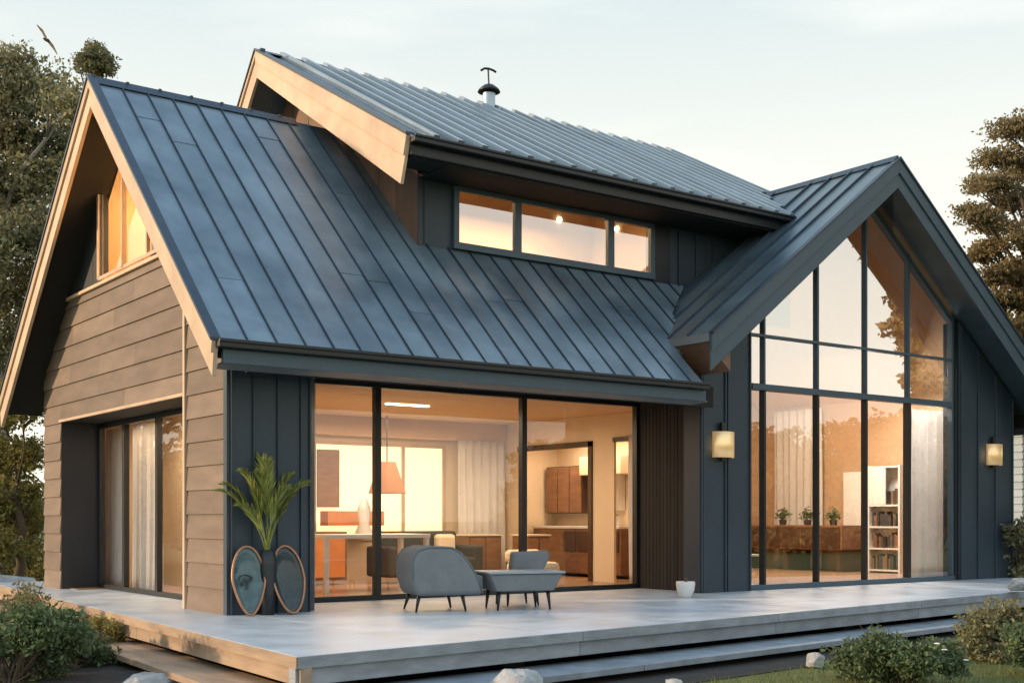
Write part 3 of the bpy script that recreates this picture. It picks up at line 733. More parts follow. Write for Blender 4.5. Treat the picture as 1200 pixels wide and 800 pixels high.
c = MB(); c.box(8.40, 8.45, 5.39, 6.2, 0, 2.998); c.box(8.40, 8.45, 3.2, 5.39, 2.5, 2.998); c.box(8.40, 8.45, 2.62, 3.2, 0, 2.998); c.box(8.40, 8.45, 1.48, 2.62, 2.55, 2.998); P(c, 'kitchen_partition', 'inwall')
f = MB(); f.box(8.36, 8.48, 3.2, 3.3, 0, 2.55); f.box(8.36, 8.48, 3.2, 5.45, 2.45, 2.55); f.box(8.36, 8.48, 1.6, 2.62, 2.5, 2.58); P(f, 'kitchen_door_frame', 'darkwood')
c = MB(); c.box(9.95, 10.0, 1.48, 6.2, 0, 4.6); c.box(8.45, 9.94, 1.48, 1.5, 0, 2.9); P(c, 'kitchen_back_wall', 'inwall')
# great room shell
c = MB(); c.box(10.0, 15.95, 6.0, 6.1, 0, 7.0); P(c, 'great_room_back_wall', 'greatwall')
c = MB(); c.box(15.85, 15.94, GY + .36, 6.0, 0, 3.75); P(c, 'great_room_side_wall', 'greatwall')
c = MB()
for xe in (8.0, 15.9): c.prism([(xe, GY + .22, gz(xe) - .26), (GR, GY + .22, GZ - .26), (GR, GY + .22, GZ - .30), (xe, GY + .22, gz(xe) - .30)], (0, 6.1, 0))
P(c, 'great_room_ceiling', 'inceil')
c = MB(); c.box(7.87, 7.9, GY + .36, 1.35, 0, 4.2); P(c, 'great_room_left_lining', 'inwall')

# ---------------------------------------------------------------- wall lamps
def wall_lamp(x, z, label):
    r_ = empty('wall_lamp', (x, GY - .03, z), label, 'wall lamp', 'brass wall lamps on the piers')
    c = MB(); pr = [(-.165, 0)] + [(-.165 + .165 * (1 - math.cos(a)), -.06 - .10 * math.sin(a)) for a in [math.pi * .5 * k / 6 for k in range(7)]]
    prof = [(.155 * math.cos(math.pi * k / 14), -.015 - .12 * math.sin(math.pi * k / 14)) for k in range(15)]
    outer = [(a, b, -.16) for a, b in prof]
    vs = outer + [(a, b, .16) for a, b in prof]; n = len(prof)
    c.add(vs, [(i, i + 1, i + 1 + n, i + n) for i in range(n - 1)])
    o = c.build('brass_shade', M['glowbrass'], r_, smooth=True); m_ = o.modifiers.new('solid', 'SOLIDIFY'); m_.thickness = .006
    c = MB(); c.box(-.03, .03, -.045, 0, -.20, .28); c.build('bracket', M['black'], r_, bevel=.004)
    c = MB(); c.tube([(0, -.06, -.10), (0, -.06, .10)], .022, 10); c.build('bulb', M['lampglow'], r_)
    r_.scale = (1.35, 1.2, 1.25)
    return r_
wall_lamp(7.99, 2.29, 'half round brass wall lamp on the pier left of the tall glazing')
wall_lamp(15.33, 2.36, 'half round brass wall lamp on the pier right of the tall glazing')

# ---------------------------------------------------------------- chaise on the deck
ch = empty('outdoor_armchair', (2.12, -.78, 0), 'grey upholstered armchair with a high rounded back on the deck before the glass', 'armchair', rz=R(-16)); ch.scale = (.9, 1, 1)
tb = empty('coffee_table', (2.12, -.78, 0), 'low slate grey table with sloping sides beside the rounded armchair', 'table', rz=R(-16)); tb.scale = (.9, 1, 1)
sc_ = empty('outdoor_chair', (2.12, -.78, 0), 'small grey chair with a low flared back behind the deck table', 'chair', rz=R(-16)); sc_.scale = (.9, 1, 1)
def loft(rings, name, m, par, sub=2, caps=True):
    n = len(rings[0]); mb = MB(); vs = [p for r_ in rings for p in r_]
    fs = [(i * n + k, i * n + (k + 1) % n, (i + 1) * n + (k + 1) % n, (i + 1) * n + k) for i in range(len(rings) - 1) for k in range(n)]
    if caps: fs += [tuple(range(n))[::-1], tuple((len(rings) - 1) * n + k for k in range(n))]
    mb.add(vs, fs, .5); o = mb.build(name, M[m], par, smooth=True)
    if sub: s_ = o.modifiers.new('sub', 'SUBSURF'); s_.levels = sub; s_.render_levels = sub
    return o
# high rounded back: outline in x,z extruded over y with rounding
def cushion(name, outline, y0, y1, m='fabric', bev=.05, par=ch):
    mb = MB(); mb.prism([(x, y0, z) for x, z in outline], (0, y1 - y0, 0), .5)
    o = mb.build(name, M[m], par, smooth=False)
    b = o.modifiers.new('bevel', 'BEVEL'); b.width = bev; b.segments = 5; b.limit_method = 'ANGLE'; b.angle_limit = R(25)
    for p_ in o.data.polygons: p_.use_smooth = True
    return o
cushion('rounded_back', [(-.04, .20), (-.12, .42), (-.12, .66), (-.03, .77), (.14, .81), (.46, .80), (.60, .73), (.72, .60), (.84, .42), (.92, .20)], -.36, .42, bev=.07)
cushion('seat', [(.50, .24), (.50, .42), (.94, .44), (.94, .26)], -.26, .32, bev=.03)
for y_ in (-.345, .405):
    c = MB(); c.tube([(x, y_, z) for x, z in [(-.10, .42), (-.105, .655), (-.02, .76), (.14, .80), (.46, .79), (.59, .72), (.71, .59), (.83, .41), (.90, .22)]], .009, 6); c.build('piping', M['fabric'], ch, smooth=True)
cushion('table_body', [(.98, .455), (2.06, .455), (1.93, .24), (1.08, .24)], -.42, .20, bev=.02, par=tb)
c = MB(); c.box(.955, 2.09, -.445, .225, .457, .485); c.build('table_top', M['tabletop'], tb, bevel=.008)
cushion('seat', [(1.50, .26), (1.50, .42), (2.02, .44), (2.0, .26)], .30, .82, bev=.03, par=sc_)
cushion('backrest', [(1.66, .42), (1.70, .70), (2.26, .72), (2.28, .62), (2.12, .36), (1.90, .36)], .50, .66, bev=.035, par=sc_)
def legs(par, pts, z):
    for (x, y, dx, dy) in pts:
        c = MB(); c.tube([(x, y, z), (x + dx, y + dy, 0.001)], [.032, .013], 10); c.build('leg', M['leg'], par, smooth=True)
legs(ch, ((.02, -.26, -.06, -.03), (.06, .30, -.08, .03), (.62, -.26, .05, -.03), (.62, .34, .06, .02)), .24)
legs(tb, ((1.14, -.34, -.03, -.02), (1.86, -.34, .03, -.02), (1.16, .12, -.03, .02), (1.86, .12, .03, .02)), .26)
legs(sc_, ((1.56, .36, -.02, -.02), (1.98, .36, .04, -.02), (1.56, .76, -.02, .02), (1.98, .76, .04, .02)), .28)

# ---------------------------------------------------------------- plates, palm, bowl by the column
def oval_plate(x, tilt, mface, label, pointed):
    r_ = empty('oval_plate', (x, -.36, .0), label, 'decorative plate')
    n = 40; rim = []
    for k in range(n):
        a = 2 * math.pi * k / n; px_ = .205 * math.cos(a); pz = .41 * math.sin(a)
        if pz < 0: px_ *= (1 - .30 * pointed * (-pz / .41)); 
        rim.append(Vector((px_, 0, pz)))
    mt = Matrix.Translation((0, 0, .42)) @ Matrix.Rotation(R(-14), 4, 'X') @ Matrix.Rotation(R(tilt), 4, 'Y')
    c = MB(); pts_ = [mt @ p for p in rim] + [mt @ rim[0]]
    c.tube(pts_, .016, 8, cap=False); c.build('rim', M['copper'], r_, smooth=True)
    c = MB(); vs = []; rings = [(1, 0), (.8, .045), (.5, .07), (.2, .078)]
    for s_, d_ in rings: vs += [mt @ Vector((p.x * s_, d_, p.z * s_)) for p in rim]
    vs.append(mt @ Vector((0, .08, 0)))
    fs = [(i * n + k, i * n + (k + 1) % n, (i + 1) * n + (k + 1) % n, (i + 1) * n + k) for i in range(3) for k in range(n)] + [(3 * n + k, 3 * n + (k + 1) % n, 4 * n) for k in range(n)]
    c.add(vs, fs, .5); o = c.build('face', M[mface], r_, smooth=True); s_ = o.modifiers.new('s', 'SOLIDIFY'); s_.thickness = .012
    return r_, mt
r1, mt1 = oval_plate(.13, 3, 'glaze', 'teal glazed oval plate with swirl motif, left of the pair by the column', 1)
r2, _ = oval_plate(.645, -2, 'darkglaze', 'dark plain glazed oval plate with copper rim, right of the pair by the column', .55)
c = MB()
for (cx_, cz_, rad, a0, a1) in ((-.01, .02, .085, .2, 4.4), (.02, .03, .045, 2.6, 6.6), (.05, -.04, .10, 1.6, 3.4), (-.06, -.05, .07, -.9, .8)):
    c.tube([mt1 @ Vector((cx_ + rad * math.cos(a), .052, cz_ + rad * .7 * math.sin(a))) for a in np.linspace(a0, a1, 14)], .008, 6)
c.build('swirl_motif', M['darkglaze'], r1)
pl = empty('potted_palm', (.40, -.30, 0), 'green fronded palm in a slim dark pot between the two oval plates', 'potted palm')
pl.scale = (1, 1, 1.08)
c = MB(); c.lathe([(0, .0), (.07, .0), (.095, .25), (.10, .55), (.085, .72), (.075, .72), (.085, .55), (0, .5)], n=24); c.build('pot', M['darkpot'], pl, smooth=True)
rg = random.Random(12)
def frond(base, ang, reach, height, n_leaf, par):
    mb = MB(); pts_ = []
    for k in range(11):
        t_ = k / 10; r_ = reach * (t_ ** 1.25); z_ = height * (1 - (1 - t_) ** 1.5) * (1 - .10 * t_ * t_)
        pts_.append(Vector((base[0] + math.cos(ang) * r_, base[1] + math.sin(ang) * r_, base[2] + z_)))
    mb.tube(pts_, [.009 * (1 - .8 * k / 10) for k in range(11)], 5)
    for k in range(n_leaf):
        t_ = .28 + .72 * k / n_leaf; i = min(9, int(t_ * 10)); fr = t_ * 10 - i
        p_ = pts_[i].lerp(pts_[i + 1], fr); d_ = (pts_[i + 1] - pts_[i]).normalized()
        ll = .20 * math.sin(math.pi * min(1, .25 + t_ * .72)) + .05
        for sd_ in (-1, 1):
            side = d_.cross(Vector((-math.sin(ang), math.cos(ang), .0))).normalized()
            lat = d_.cross(Vector((0, 0, 1)))
            lat = lat.normalized() if lat.length > .1 else Vector((1, 0, 0))
            dir_ = (d_ * 1.25 + lat * sd_ * rg.uniform(.45, .75) + Vector((rg.uniform(-.15, .15), rg.uniform(-.15, .15), rg.uniform(-.1, .15)))).normalized()
            wv = dir_.cross(d_).cross(dir_).normalized() * .011
            e_ = p_ + dir_ * ll; m_ = p_ + dir_ * ll * .5 + Vector((0, 0, .008))
            mb.add([p_, m_ + wv, e_, m_ - wv], [(0, 1, 2, 3)])
    return mb.build('frond', M['frond'], par)
for a_, re_, he_ in ((172, .62, .78), (160, .50, .86), (185, .34, 1.0), (95, .15, 1.18), (250, .10, 1.12), (215, .22, .98), (5, .58, .90), (-12, .50, .86), (14, .36, .98), (-28, .26, .72), (200, .50, .60), (-60, .3, .8)):
    frond((rg.uniform(-.03, .03), rg.uniform(-.03, .03), .66), R(a_), re_, he_, 34, pl)
bw = empty('bowl_planter', (6.66, -.95, 0), 'small white ceramic planter standing on the deck by the slatted wall', 'planter')
c = MB(); c.lathe([(0, .0), (.07, .0), (.085, .01), (.125, .10), (.14, .20), (.135, .235), (.125, .235), (.125, .19), (0, .17)], n=32); c.build('bowl', M['pot'], bw, smooth=True)
c = MB()
for a_ in range(5): c.tube([(0.01 * a_, 0, .17), (.02 * math.cos(a_ * 2), .02 * math.sin(a_ * 2), .26 + .012 * a_)], [.012, .006], 6)
c.build('dried_stems', M['cheek'], bw)

# ---------------------------------------------------------------- curtains
def curtain(name, p0, p1, z0, z1, label, group=None, folds=9, amp=.045, mtl='curtain', cat='curtain', gather=0):
    p0 = Vector((*p0, 0)); p1 = Vector((*p1, 0)); d = p1 - p0; ln = d.length; d.normalize(); nrm = Vector((-d.y, d.x, 0))
    nu, nv = folds * 10, 14; vs = []; rg = random.Random(hash(label) % 999 if False else len(label))
    ph = [rg.uniform(0, 6) for _ in range(4)]
    for j in range(nv + 1):
        t_ = j / nv; z_ = z0 + (z1 - z0) * t_
        for i in range(nu + 1):
            s_ = i / nu
            g_ = 1 - gather * math.sin(math.pi * min(1, t_ * 1.1)) ** 2 * .5
            a = amp * (1 - .35 * t_) * (math.sin(2 * math.pi * folds * s_ + .5 * math.sin(3 * t_ + ph[0])) + .35 * math.sin(2 * math.pi * folds * .43 * s_ + ph[1] + t_))
            vs.append(p0 + d * (ln * (s_ * g_ + .012 * math.sin(7 * s_ + 3 * t_))) + nrm * a + Vector((0, 0, z_)))
    mb = MB(); mb.add(vs, [(j * (nu + 1) + i, j * (nu + 1) + i + 1, (j + 1) * (nu + 1) + i + 1, (j + 1) * (nu + 1) + i) for j in range(nv) for i in range(nu)], .5)
    o = mb.build(name, M[mtl], None, smooth=True); s_ = o.modifiers.new('s', 'SOLIDIFY'); s_.thickness = .004
    return tag(o, label, cat, group)
curtain('curtain', (13.5, .12), (14.65, .12), .03, 3.18, 'tall white sheer curtain in the rightmost lower bay of the gable glazing', folds=9, amp=.075)
curtain('curtain', (.90, 7.15), (.90, 6.12), .03, 2.66, 'white curtain behind the far pane of the recessed left side window', folds=7, amp=.06)
curtain('curtain', (.90, 5.85), (.90, 4.62), .03, 2.66, 'white curtain behind the middle pane of the recessed left side window', folds=8, amp=.06)
curtain('curtain', (7.20, 5.78), (8.30, 5.78), .03, 2.66, 'cream curtain beside the bright rear window of the living room', folds=6, amp=.04)
curtain('curtain', (8.30, 1.72), (8.30, 2.12), .03, 2.6, 'narrow pale curtain at the right end of the living room window', folds=4, amp=.03)
curtain('curtain', (15.70, 5.4), (15.70, 4.0), .03, 3.6, 'pale tall curtain on the far side wall of the great room', folds=7, amp=.05)

# ---------------------------------------------------------------- living room things
t = empty('pendant_lamp', (4.86, 4.5, 0), 'brown tapered pendant lampshade hanging in the living room before the bright window', 'pendant lamp')
c = MB(); c.lathe([(.16, 2.12), (.17, 2.12), (.37, 1.58), (.36, 1.58), (.16, 2.12)], n=6); c.build('lamp_shade', M['shade'], t)
c = MB(); c.tube([(0, 0, 2.1), (0, 0, 2.92)], .012, 8); c.build('cord', M['black'], t)
t = empty('table_lamp', (4.55, 4.75, 0), 'pale curved table lamp base standing under the pendant lampshade', 'table lamp')
c = MB(); c.lathe([(0, .8), (.14, .8), (.16, .9), (.09, 1.05), (.12, 1.3), (.05, 1.5), (0, 1.5)], n=20); c.build('lamp_base', M['wh'], t, smooth=True)
c = empty('dining_table', (4.1, 3.3, 0), 'low white framed table behind the left pane of the living room window', 'table')
m_ = MB(); m_.box(-1.3, .6, -.45, .45, .84, .9); m_.build('table_top', M['wh'], c, bevel=.005)
for x in (-1.25, .55):
    for y in (-.4, .4): m_ = MB(); m_.box(x - .035, x + .035, y - .035, y + .035, .012, .838); m_.build('leg', M['wh'], c)
c = empty('sideboard', (3.2, 5.2, 0), 'orange brown wooden sideboard against the left part of the back wall', 'sideboard')
m_ = MB(); m_.box(-.9, 1.1, -.3, .3, .08, .92); m_.build('carcass', M['inwood'], c, bevel=.006)
m_ = MB()
for x in (-.85, -.2, .45): m_.box(x, x + .6, -.325, -.302, .14, .86)
m_.build('door', M['orange'], c, bevel=.004)
m_ = MB(); m_.box(4.36, 4.80, 6.10, 6.14, 1.35, 2.4); o = m_.build('wall_picture', M['inwood'], None); tag(o, 'upright brown wooden panel picture at the left of the rear window', 'picture')
m_ = MB(); m_.box(4.3, 5.45, 5.6, 5.9, 1.02, 1.28); o = m_.build('wall_shelf', M['orange'], None); tag(o, 'horizontal orange shelf box across the bottom of the rear window', 'shelf')
so_ = empty('indoor_sofa', (5.9, 4.9, 0), 'dark sofa with cushions in front of the bright rear window', 'sofa')
m_ = MB(); m_.box(-.85, .85, -.4, .4, .12, .45); m_.build('seat', M['darkfab'], so_, bevel=.05)
m_ = MB(); m_.box(-.85, .85, .25, .45, .452, .92); m_.build('backrest', M['darkfab'], so_, bevel=.06)
for x in (-.9, .9): m_ = MB(); m_.box(x - .1, x + .1, -.4, .42, .12, .66); m_.build('armrest', M['darkfab'], so_, bevel=.05)
m_ = MB(); m_.box(.3, .7, .05, .24, .46, .86); m_.build('cushion', M['cream'], so_, bevel=.06)
for i, (x, y, dx, lb) in enumerate(((7.35, 5.35, .75, 'reddish wooden low cabinet just right of the dark indoor sofa'), (8.05, 4.6, .5, 'reddish wooden low cabinet beside the kitchen doorway'))):
    c = empty('low_cabinet', (x, y, 0), lb, 'cabinet', 'wooden low cabinets in the living room')
    m_ = MB(); m_.box(-dx/2, dx/2, -.25, .25, .06, .82); m_.build('carcass', M['inwood'], c, bevel=.006)
    m_ = MB(); 
    for k in range(2): m_.box(-dx/2 + .02 + k * dx/2, -.02 + k * dx/2, -.27, -.252, .1, .78)
    m_.build('door', M['inwood'], c, bevel=.004)
    m_ = MB(); m_.box(-dx/2 - .02, dx/2 + .02, -.28, .27, .821, .85); m_.build('top', M['cream'], c)
c = empty('armchair', (6.6, 2.6, 0), 'pale rounded armchair just inside the living room glass behind the daybed', 'armchair')
m_ = MB(); m_.box(-.35, .35, -.3, .35, .15, .42); m_.build('seat', M['cream'], c, bevel=.08)
m_ = MB(); m_.box(-.35, .35, .22, .4, .4, .62); m_.build('backrest', M['cream'], c, bevel=.07)
m_ = MB(); m_.box(4.1, 4.9, 3.2, 3.27, 2.975, 2.995); tag(m_.build('ceiling_light', M['lampglow']), 'slim bright linear ceiling light in the living room', 'ceiling light')
# kitchen seen through the dark framed opening
c = empty('kitchen_unit', (9.55, 4.6, 0), 'brown kitchen wall unit with dark tall doors, hood and pale worktop', 'kitchen unit')
m_ = MB(); m_.box(-.3, .38, -1.2, 1.5, .08, .95); m_.build('base_cabinet', M['inwood'], c, bevel=.004)
m_ = MB(); m_.box(-.34, .38, -1.2, 1.5, .952, 1.0); m_.build('worktop', M['wh'], c, bevel=.004)
m_ = MB(); m_.box(.05, .38, .35, 1.5, 1.25, 2.2); m_.build('wall_cabinet', M['darkwood'], c, bevel=.004)
m_ = MB()
for k in range(3): m_.box(.02, .048, .37 + k * .38, .72 + k * .38, 1.27, 2.18)
m_.build('door', M['inwood'], c, bevel=.004)
m_ = MB(); m_.box(-.05, .38, -.9, .33, 2.0, 2.35); m_.build('hood', M['cream'], c, bevel=.01)
m_ = MB(); m_.box(.1, .38, -.55, .0, 1.3, 2.0); m_.build('splash_panel', M['wh'], c)
m_ = MB()
for k in range(4): m_.box(-.325, -.302, -1.15 + k * .42, -.77 + k * .42, .5, .9)
m_.build('drawer_front', M['darkwood'], c, bevel=.004)
bk_cols = [M['wh'], M['darkfab'], M['glaze'], M['orange'], M['cream']]
for k in range(5):
    m_ = MB(); m_.box(9.3, 9.45, 3.65 + k * .075, 3.71 + k * .075, 1.002, 1.20 + .02 * (k % 3))
    o = m_.build('cookbook', bk_cols[k]); tag(o, ['white', 'black', 'teal', 'orange', 'cream'][k] + ' spined book standing on the kitchen worktop', 'book', 'books on the kitchen worktop')

# ---------------------------------------------------------------- great room things
c = empty('long_bench', (15.35, 4.4, 0), 'long low brown wooden bench along the side wall of the great room', 'bench'); c.scale = (1, .9, 1)
m_ = MB(); m_.box(-.45, .45, -1.75, 1.9, .48, 1.0); m_.build('bench_box', M['inwood'], c, bevel=.01)
m_ = MB()
for k in range(6): m_.box(-.475, -.452, -1.7 + k * .6, -1.15 + k * .6, .52, .96)
m_.build('panel', M['darkwood'], c, bevel=.004)
for y in (-1.6, 0, 1.75): m_ = MB(); m_.box(-.4, .4, y - .05, y + .05, .012, .479); m_.build('leg', M['darkwood'], c)
bc = empty('bookcase', (15.55, 2.15, 0), 'white open bookcase with dark and red books in the great room', 'bookcase', rz=R(-90))
m_ = MB()
m_.box(-.4, -.36, -.15, .15, .012, 2.25); m_.box(.36, .4, -.15, .15, .012, 2.25); m_.box(-.36, .36, .12, .15, .012, 2.25)
for z_ in (.05, .5, .95, 1.4, 2.2): m_.box(-.36, .36, -.15, .12, z_, z_ + .035)
m_.box(-.36, .05, -.152, -.13, 1.44, 2.2)
m_.build('carcass', M['wh'], bc)
rg = random.Random(3); m_ = MB(); m2_ = MB()
for z_ in (.085, .535, .985, 1.435):
    x = -.34
    while x < .32:
        ww = rg.uniform(.03, .06); hh = rg.uniform(.22, .34)
        if rg.random() < .8: (m_ if rg.random() < .6 else m2_).box(x, x + ww - .004, -.12, .08, z_ + .001, z_ + hh)
        x += ww
tag(m_.build('book_row', M['darkfab'], bc)); m2_.build('book_row', M['cheek'], bc)
m_ = MB(); m_.box(15.68, 15.72, 2.72, 3.4, 1.002, 2.15); tag(m_.build('white_board', M['wh']), 'blank white board standing on the long bench left of the bookcase', 'board')
c = empty('side_table', (9.85, .9, 0), 'small pale pedestal table just inside the tall glazing', 'side table')
m_ = MB(); m_.lathe([(0, .5), (.28, .5), (.28, .53), (0, .53)], n=28); m_.build('table_top', M['cream'], c)
m_ = MB(); m_.lathe([(0, .012), (.18, .012), (.04, .05), (.035, .499), (0, .499)], n=16); m_.build('pedestal', M['cream'], c)
def leafcloud(centers, n, size, seed, aspect=2.0, squash=.8, shell=.55):
    rg = np.random.default_rng(seed); C_ = np.array([c_[:3] for c_ in centers]); Rr = np.array([c_[3] for c_ in centers])
    pr = Rr ** 2 / (Rr ** 2).sum(); idx = rg.choice(len(centers), n, p=pr)
    d = rg.normal(size=(n, 3)); d /= np.linalg.norm(d, axis=1)[:, None]
    rad = rg.random(n) ** shell; lump = 1 + .30 * np.sin(d[:, 0] * 5 + idx) * np.sin(d[:, 1] * 5 + idx * 2.1) + .22 * np.sin(d[:, 2] * 9 + idx * .7)
    p = C_[idx] + d * (Rr[idx] * rad * lump)[:, None] * np.array([1, 1, squash])
    a = rg.normal(size=(n, 3)); a /= np.linalg.norm(a, axis=1)[:, None]; b = np.cross(a, rg.normal(size=(n, 3))); b /= np.linalg.norm(b, axis=1)[:, None]
    s = size * rg.uniform(.5, 1.4, n)
    a = a * s[:, None]; b = b * (s / aspect)[:, None]
    V = np.stack([p - a, p + b, p + a, p - b], 1).reshape(-1, 3)
    tone_c = rg.random(len(centers))
    return V, np.arange(n * 4).reshape(-1, 4), np.clip(.5 * tone_c[idx] + .5 * rg.random(n), 0, 1)
for i, (x, y, lb) in enumerate(((15.1, 4.6, 'small leafy houseplant on the long bench, far end'), (15.1, 3.9, 'small leafy houseplant on the long bench, middle'), (15.1, 3.2, 'small leafy houseplant on the long bench, near end'))):
    c = empty('houseplant', (x, y, 1.0), lb, 'houseplant', 'houseplants on the long bench')
    m_ = MB(); m_.lathe([(0, 0.001), (.07, 0.001), (.09, .12), (0, .12)], n=14); m_.build('pot', M['darkpot'], c)
    V, F, T = leafcloud([(0, 0, .22, .17)], 220, .035, 50 + i); npmesh('leaves', V, F, T, M['leafg'], c)

# ---------------------------------------------------------------- trees
def tree(name, base, trunk_top, clumps, n, size, leafm, barkm, label, cat='tree', group=None, r0=.22, seed=1, squash=.75, shell=.5):
    t_ = empty(name, base, label, cat, group)
    rg = random.Random(seed); mb = MB(); base0 = Vector((0, 0, -.1)); top = Vector(trunk_top)
    pts_ = [base0]; k_ = 7
    for i in range(1, k_ + 1):
        f_ = i / k_; pts_.append(Vector((top.x * f_ + rg.uniform(-.12, .12), top.y * f_ + rg.uniform(-.12, .12), top.z * f_)))
    mb.tube(pts_, [r0 * (1 - .75 * i / k_) + .03 for i in range(k_ + 1)], 10)
    for c_ in clumps:
        cv = Vector(c_[:3]); f_ = min(.95, max(.25, cv.z / max(.1, top.z) * .72)); i = int(f_ * k_); st_ = pts_[i].lerp(pts_[min(k_, i + 1)], f_ * k_ - i)
        mid = st_.lerp(cv, .5) + Vector((rg.uniform(-.2, .2), rg.uniform(-.2, .2), rg.uniform(-.1, .35)))
        mb.tube([st_, mid, cv], [r0 * .32, r0 * .2, .02], 6)
        for q in range(3):
            e_ = cv + Vector((rg.uniform(-1, 1), rg.uniform(-1, 1), rg.uniform(-.4, .8))) * c_[3] * .8
            mb.tube([mid.lerp(cv, .5), e_], [.035, .008], 4)
    mb.build('trunk', M[barkm], t_, smooth=True)
    V, F, T = leafcloud(clumps, n, size, seed, squash=squash, shell=shell); npmesh('crown', V, F, T, M[leafm], t_)
    return t_
def to_local(depth, base, items):
    """clumps given at picture columns/rows at one depth, turned into local 3D positions with their own spread in depth"""
    rg = random.Random(int(depth * 7)); o_ = []
    for px, py, rad in items:
        p_ = at(px, py, depth + rg.uniform(-1.4, 1.4) * rad / 1.0) - base; o_.append((p_.x, p_.y, p_.z, rad))
    return o_
# tall tree behind the left gable
b0 = at(15, 640, 27); b0.z = -.47
cl = to_local(27, b0, [(10,110,.95),(50,105,.85),(85,125,.75),(25,160,1.0),(75,170,.9),(-20,150,1.0),(40,215,1.0),(0,230,1.0),(90,205,.7),(20,280,.95),(60,270,.8),(-30,220,1.0),(-40,300,1.2),(5,345,.9),(45,330,.8),(-10,400,.8),(30,385,.7),(-60,120,1.1),(-60,400,1.1),(20,70,.5),(-15,80,.6)])
tree('broadleaf_tree', b0, (-.6, .3, 9.6), cl, 56000, .055, 'leaf', 'barkpale', 'tall dark green tree with a broken open crown at the left edge, behind the gable', r0=.26, seed=31, group=None)
b0 = at(112, 640, 44); b0.z = -.47
cl = to_local(44, b0, [(112,72,.62),(100,74,.42),(125,78,.4),(112,62,.42)])
tree('round_topped_tree', b0, (0, 0, 15.6), cl, 6000, .065, 'leaf', 'bark', 'slim distant tree whose small round top peeks over the left roof peak', r0=.16, seed=32, squash=.85)
b0 = at(20, 640, 25); b0.z = -.47
cl = to_local(25, b0, [(-5,480,.75),(25,475,.55),(35,530,.5),(5,540,.8),(-20,590,.9),(20,600,.6),(40,575,.35),(0,640,.5)])
tree('bushy_tree', b0, (0, 0, 2.4), cl, 20000, .045, 'leafy', 'bark', 'low yellow green bushy tree under the tall tree at the left edge', r0=.09, seed=33)
b0 = at(-15, 655, 30); b0.z = -.47
cl = to_local(30, b0, [(-60,440,1.2),(-20,430,1.0),(-70,540,1.2),(30,430,.9),(60,450,.9),(-30,620,1.0)])
tree('background_tree', b0, (0, 0, 4.5), cl, 20000, .06, 'leaf', 'bark', 'darker leafy tree standing behind the yellow green bushy tree', r0=.16, seed=34)
# right tree
b0 = at(1210, 640, 33); b0.z = -.47
cl = to_local(33, b0, [(1195,150,.85),(1170,185,.7),(1215,195,1.0),(1150,215,.6),(1190,235,.85),(1135,245,.42),(1165,265,.6),(1215,275,1.0),(1150,300,.55),(1190,315,.8),(1175,350,.6),(1215,355,.9),(1160,330,.35),(1200,400,.8),(1250,180,1.2),(1260,280,1.3),(1250,380,1.1),(1150,255,.6),(1172,215,.7),(1160,290,.6),(1200,330,.9),(1185,380,.7),(1170,320,.6)])
tree('pine_tree', b0, (.5, 0, 10.2), cl, 52000, .055, 'leafr', 'bark', 'golden lit tree with layered clumps at the right edge beyond the roof', r0=.24, seed=35, squash=.42)
# behind the camera: mature trees that the glass mirrors
def mirror_tree(x, y, h, rr, seed, lb):
    rg = random.Random(seed); cl_ = [(rg.uniform(-1, 1) * rr, rg.uniform(-1, 1) * rr, h * rg.uniform(.35, .95), rg.uniform(.9, 1.6)) for _ in range(16)]
    tree('garden_tree', (x, y, -.47), (0, 0, h * .9), cl_, 9000, .16, 'leafr', 'bark', lb, r0=.28, seed=seed)
def fat(px, py, depth):          # a spot on the lawn side, opposite the glazing
    p_ = at(px, py, depth); return Vector((p_.x, -.5 - p_.y, p_.z))
def lawn_tree(name, px, depth, blobs, n, size, r0, seed, lb, lm='leafr'):
    b_0 = fat(px, 640, depth); b_0.z = -.47; rg = random.Random(seed)
    cl_ = []
    for (x_, y_, r_) in blobs:
        q_ = fat(x_, y_, depth + rg.uniform(-.8, .8) * r_) - b_0; cl_.append((q_.x, q_.y, q_.z, r_))
    tree(name, b_0, (0, 0, max(c_[2] for c_ in cl_) * .85), cl_, n, size, lm, 'bark', lb, r0=r0, seed=seed, squash=.9, shell=.45)
lawn_tree('garden_tree', 1175, 32, [(1070,240,1.0),(1040,285,.6),(1075,320,.8),(1085,380,.9),(1092,440,.8),(1075,310,.6),(1082,352,.6),(1093,395,.7),(1098,430,.6),(1048,262,.5),(1100,300,1.3),(1090,350,.9),(1130,390,1.2),(1120,430,.9),(1160,330,1.8),(1180,250,1.8),(1120,220,1.3),(1200,420,1.8),(1150,460,1.0),(1220,500,1.6),(1090,200,.9),(1240,320,1.8)], 120000, .11, .3, 41, 'large full crowned garden tree facing the right side of the glazed gable across the lawn')
rgm = random.Random(77)
for i, (px, d_, top) in enumerate(((690, 62, 515), (770, 58, 500), (850, 64, 530), (905, 60, 505), (960, 58, 540), (1010, 62, 500), (1060, 60, 490), (1120, 64, 470), (1200, 60, 480), (1300, 66, 500))):
    lm_ = d_ / FPX; hz = (607 - top) * lm_ + 1.6
    bl = [(px + rgm.uniform(-38, 38), rgm.uniform(top + 15, 625), rgm.uniform(1.1, 1.9)) for _ in range(12)] + [(px, top + 22, 1.2)]
    lawn_tree('garden_tree', px, d_, bl, 14000, .19, .25, 80 + i, ['first','second','third','fourth','fifth','sixth','seventh','eighth','ninth','tenth'][i] + ' tree from the left in the tree row across the front lawn', lm='leafr')

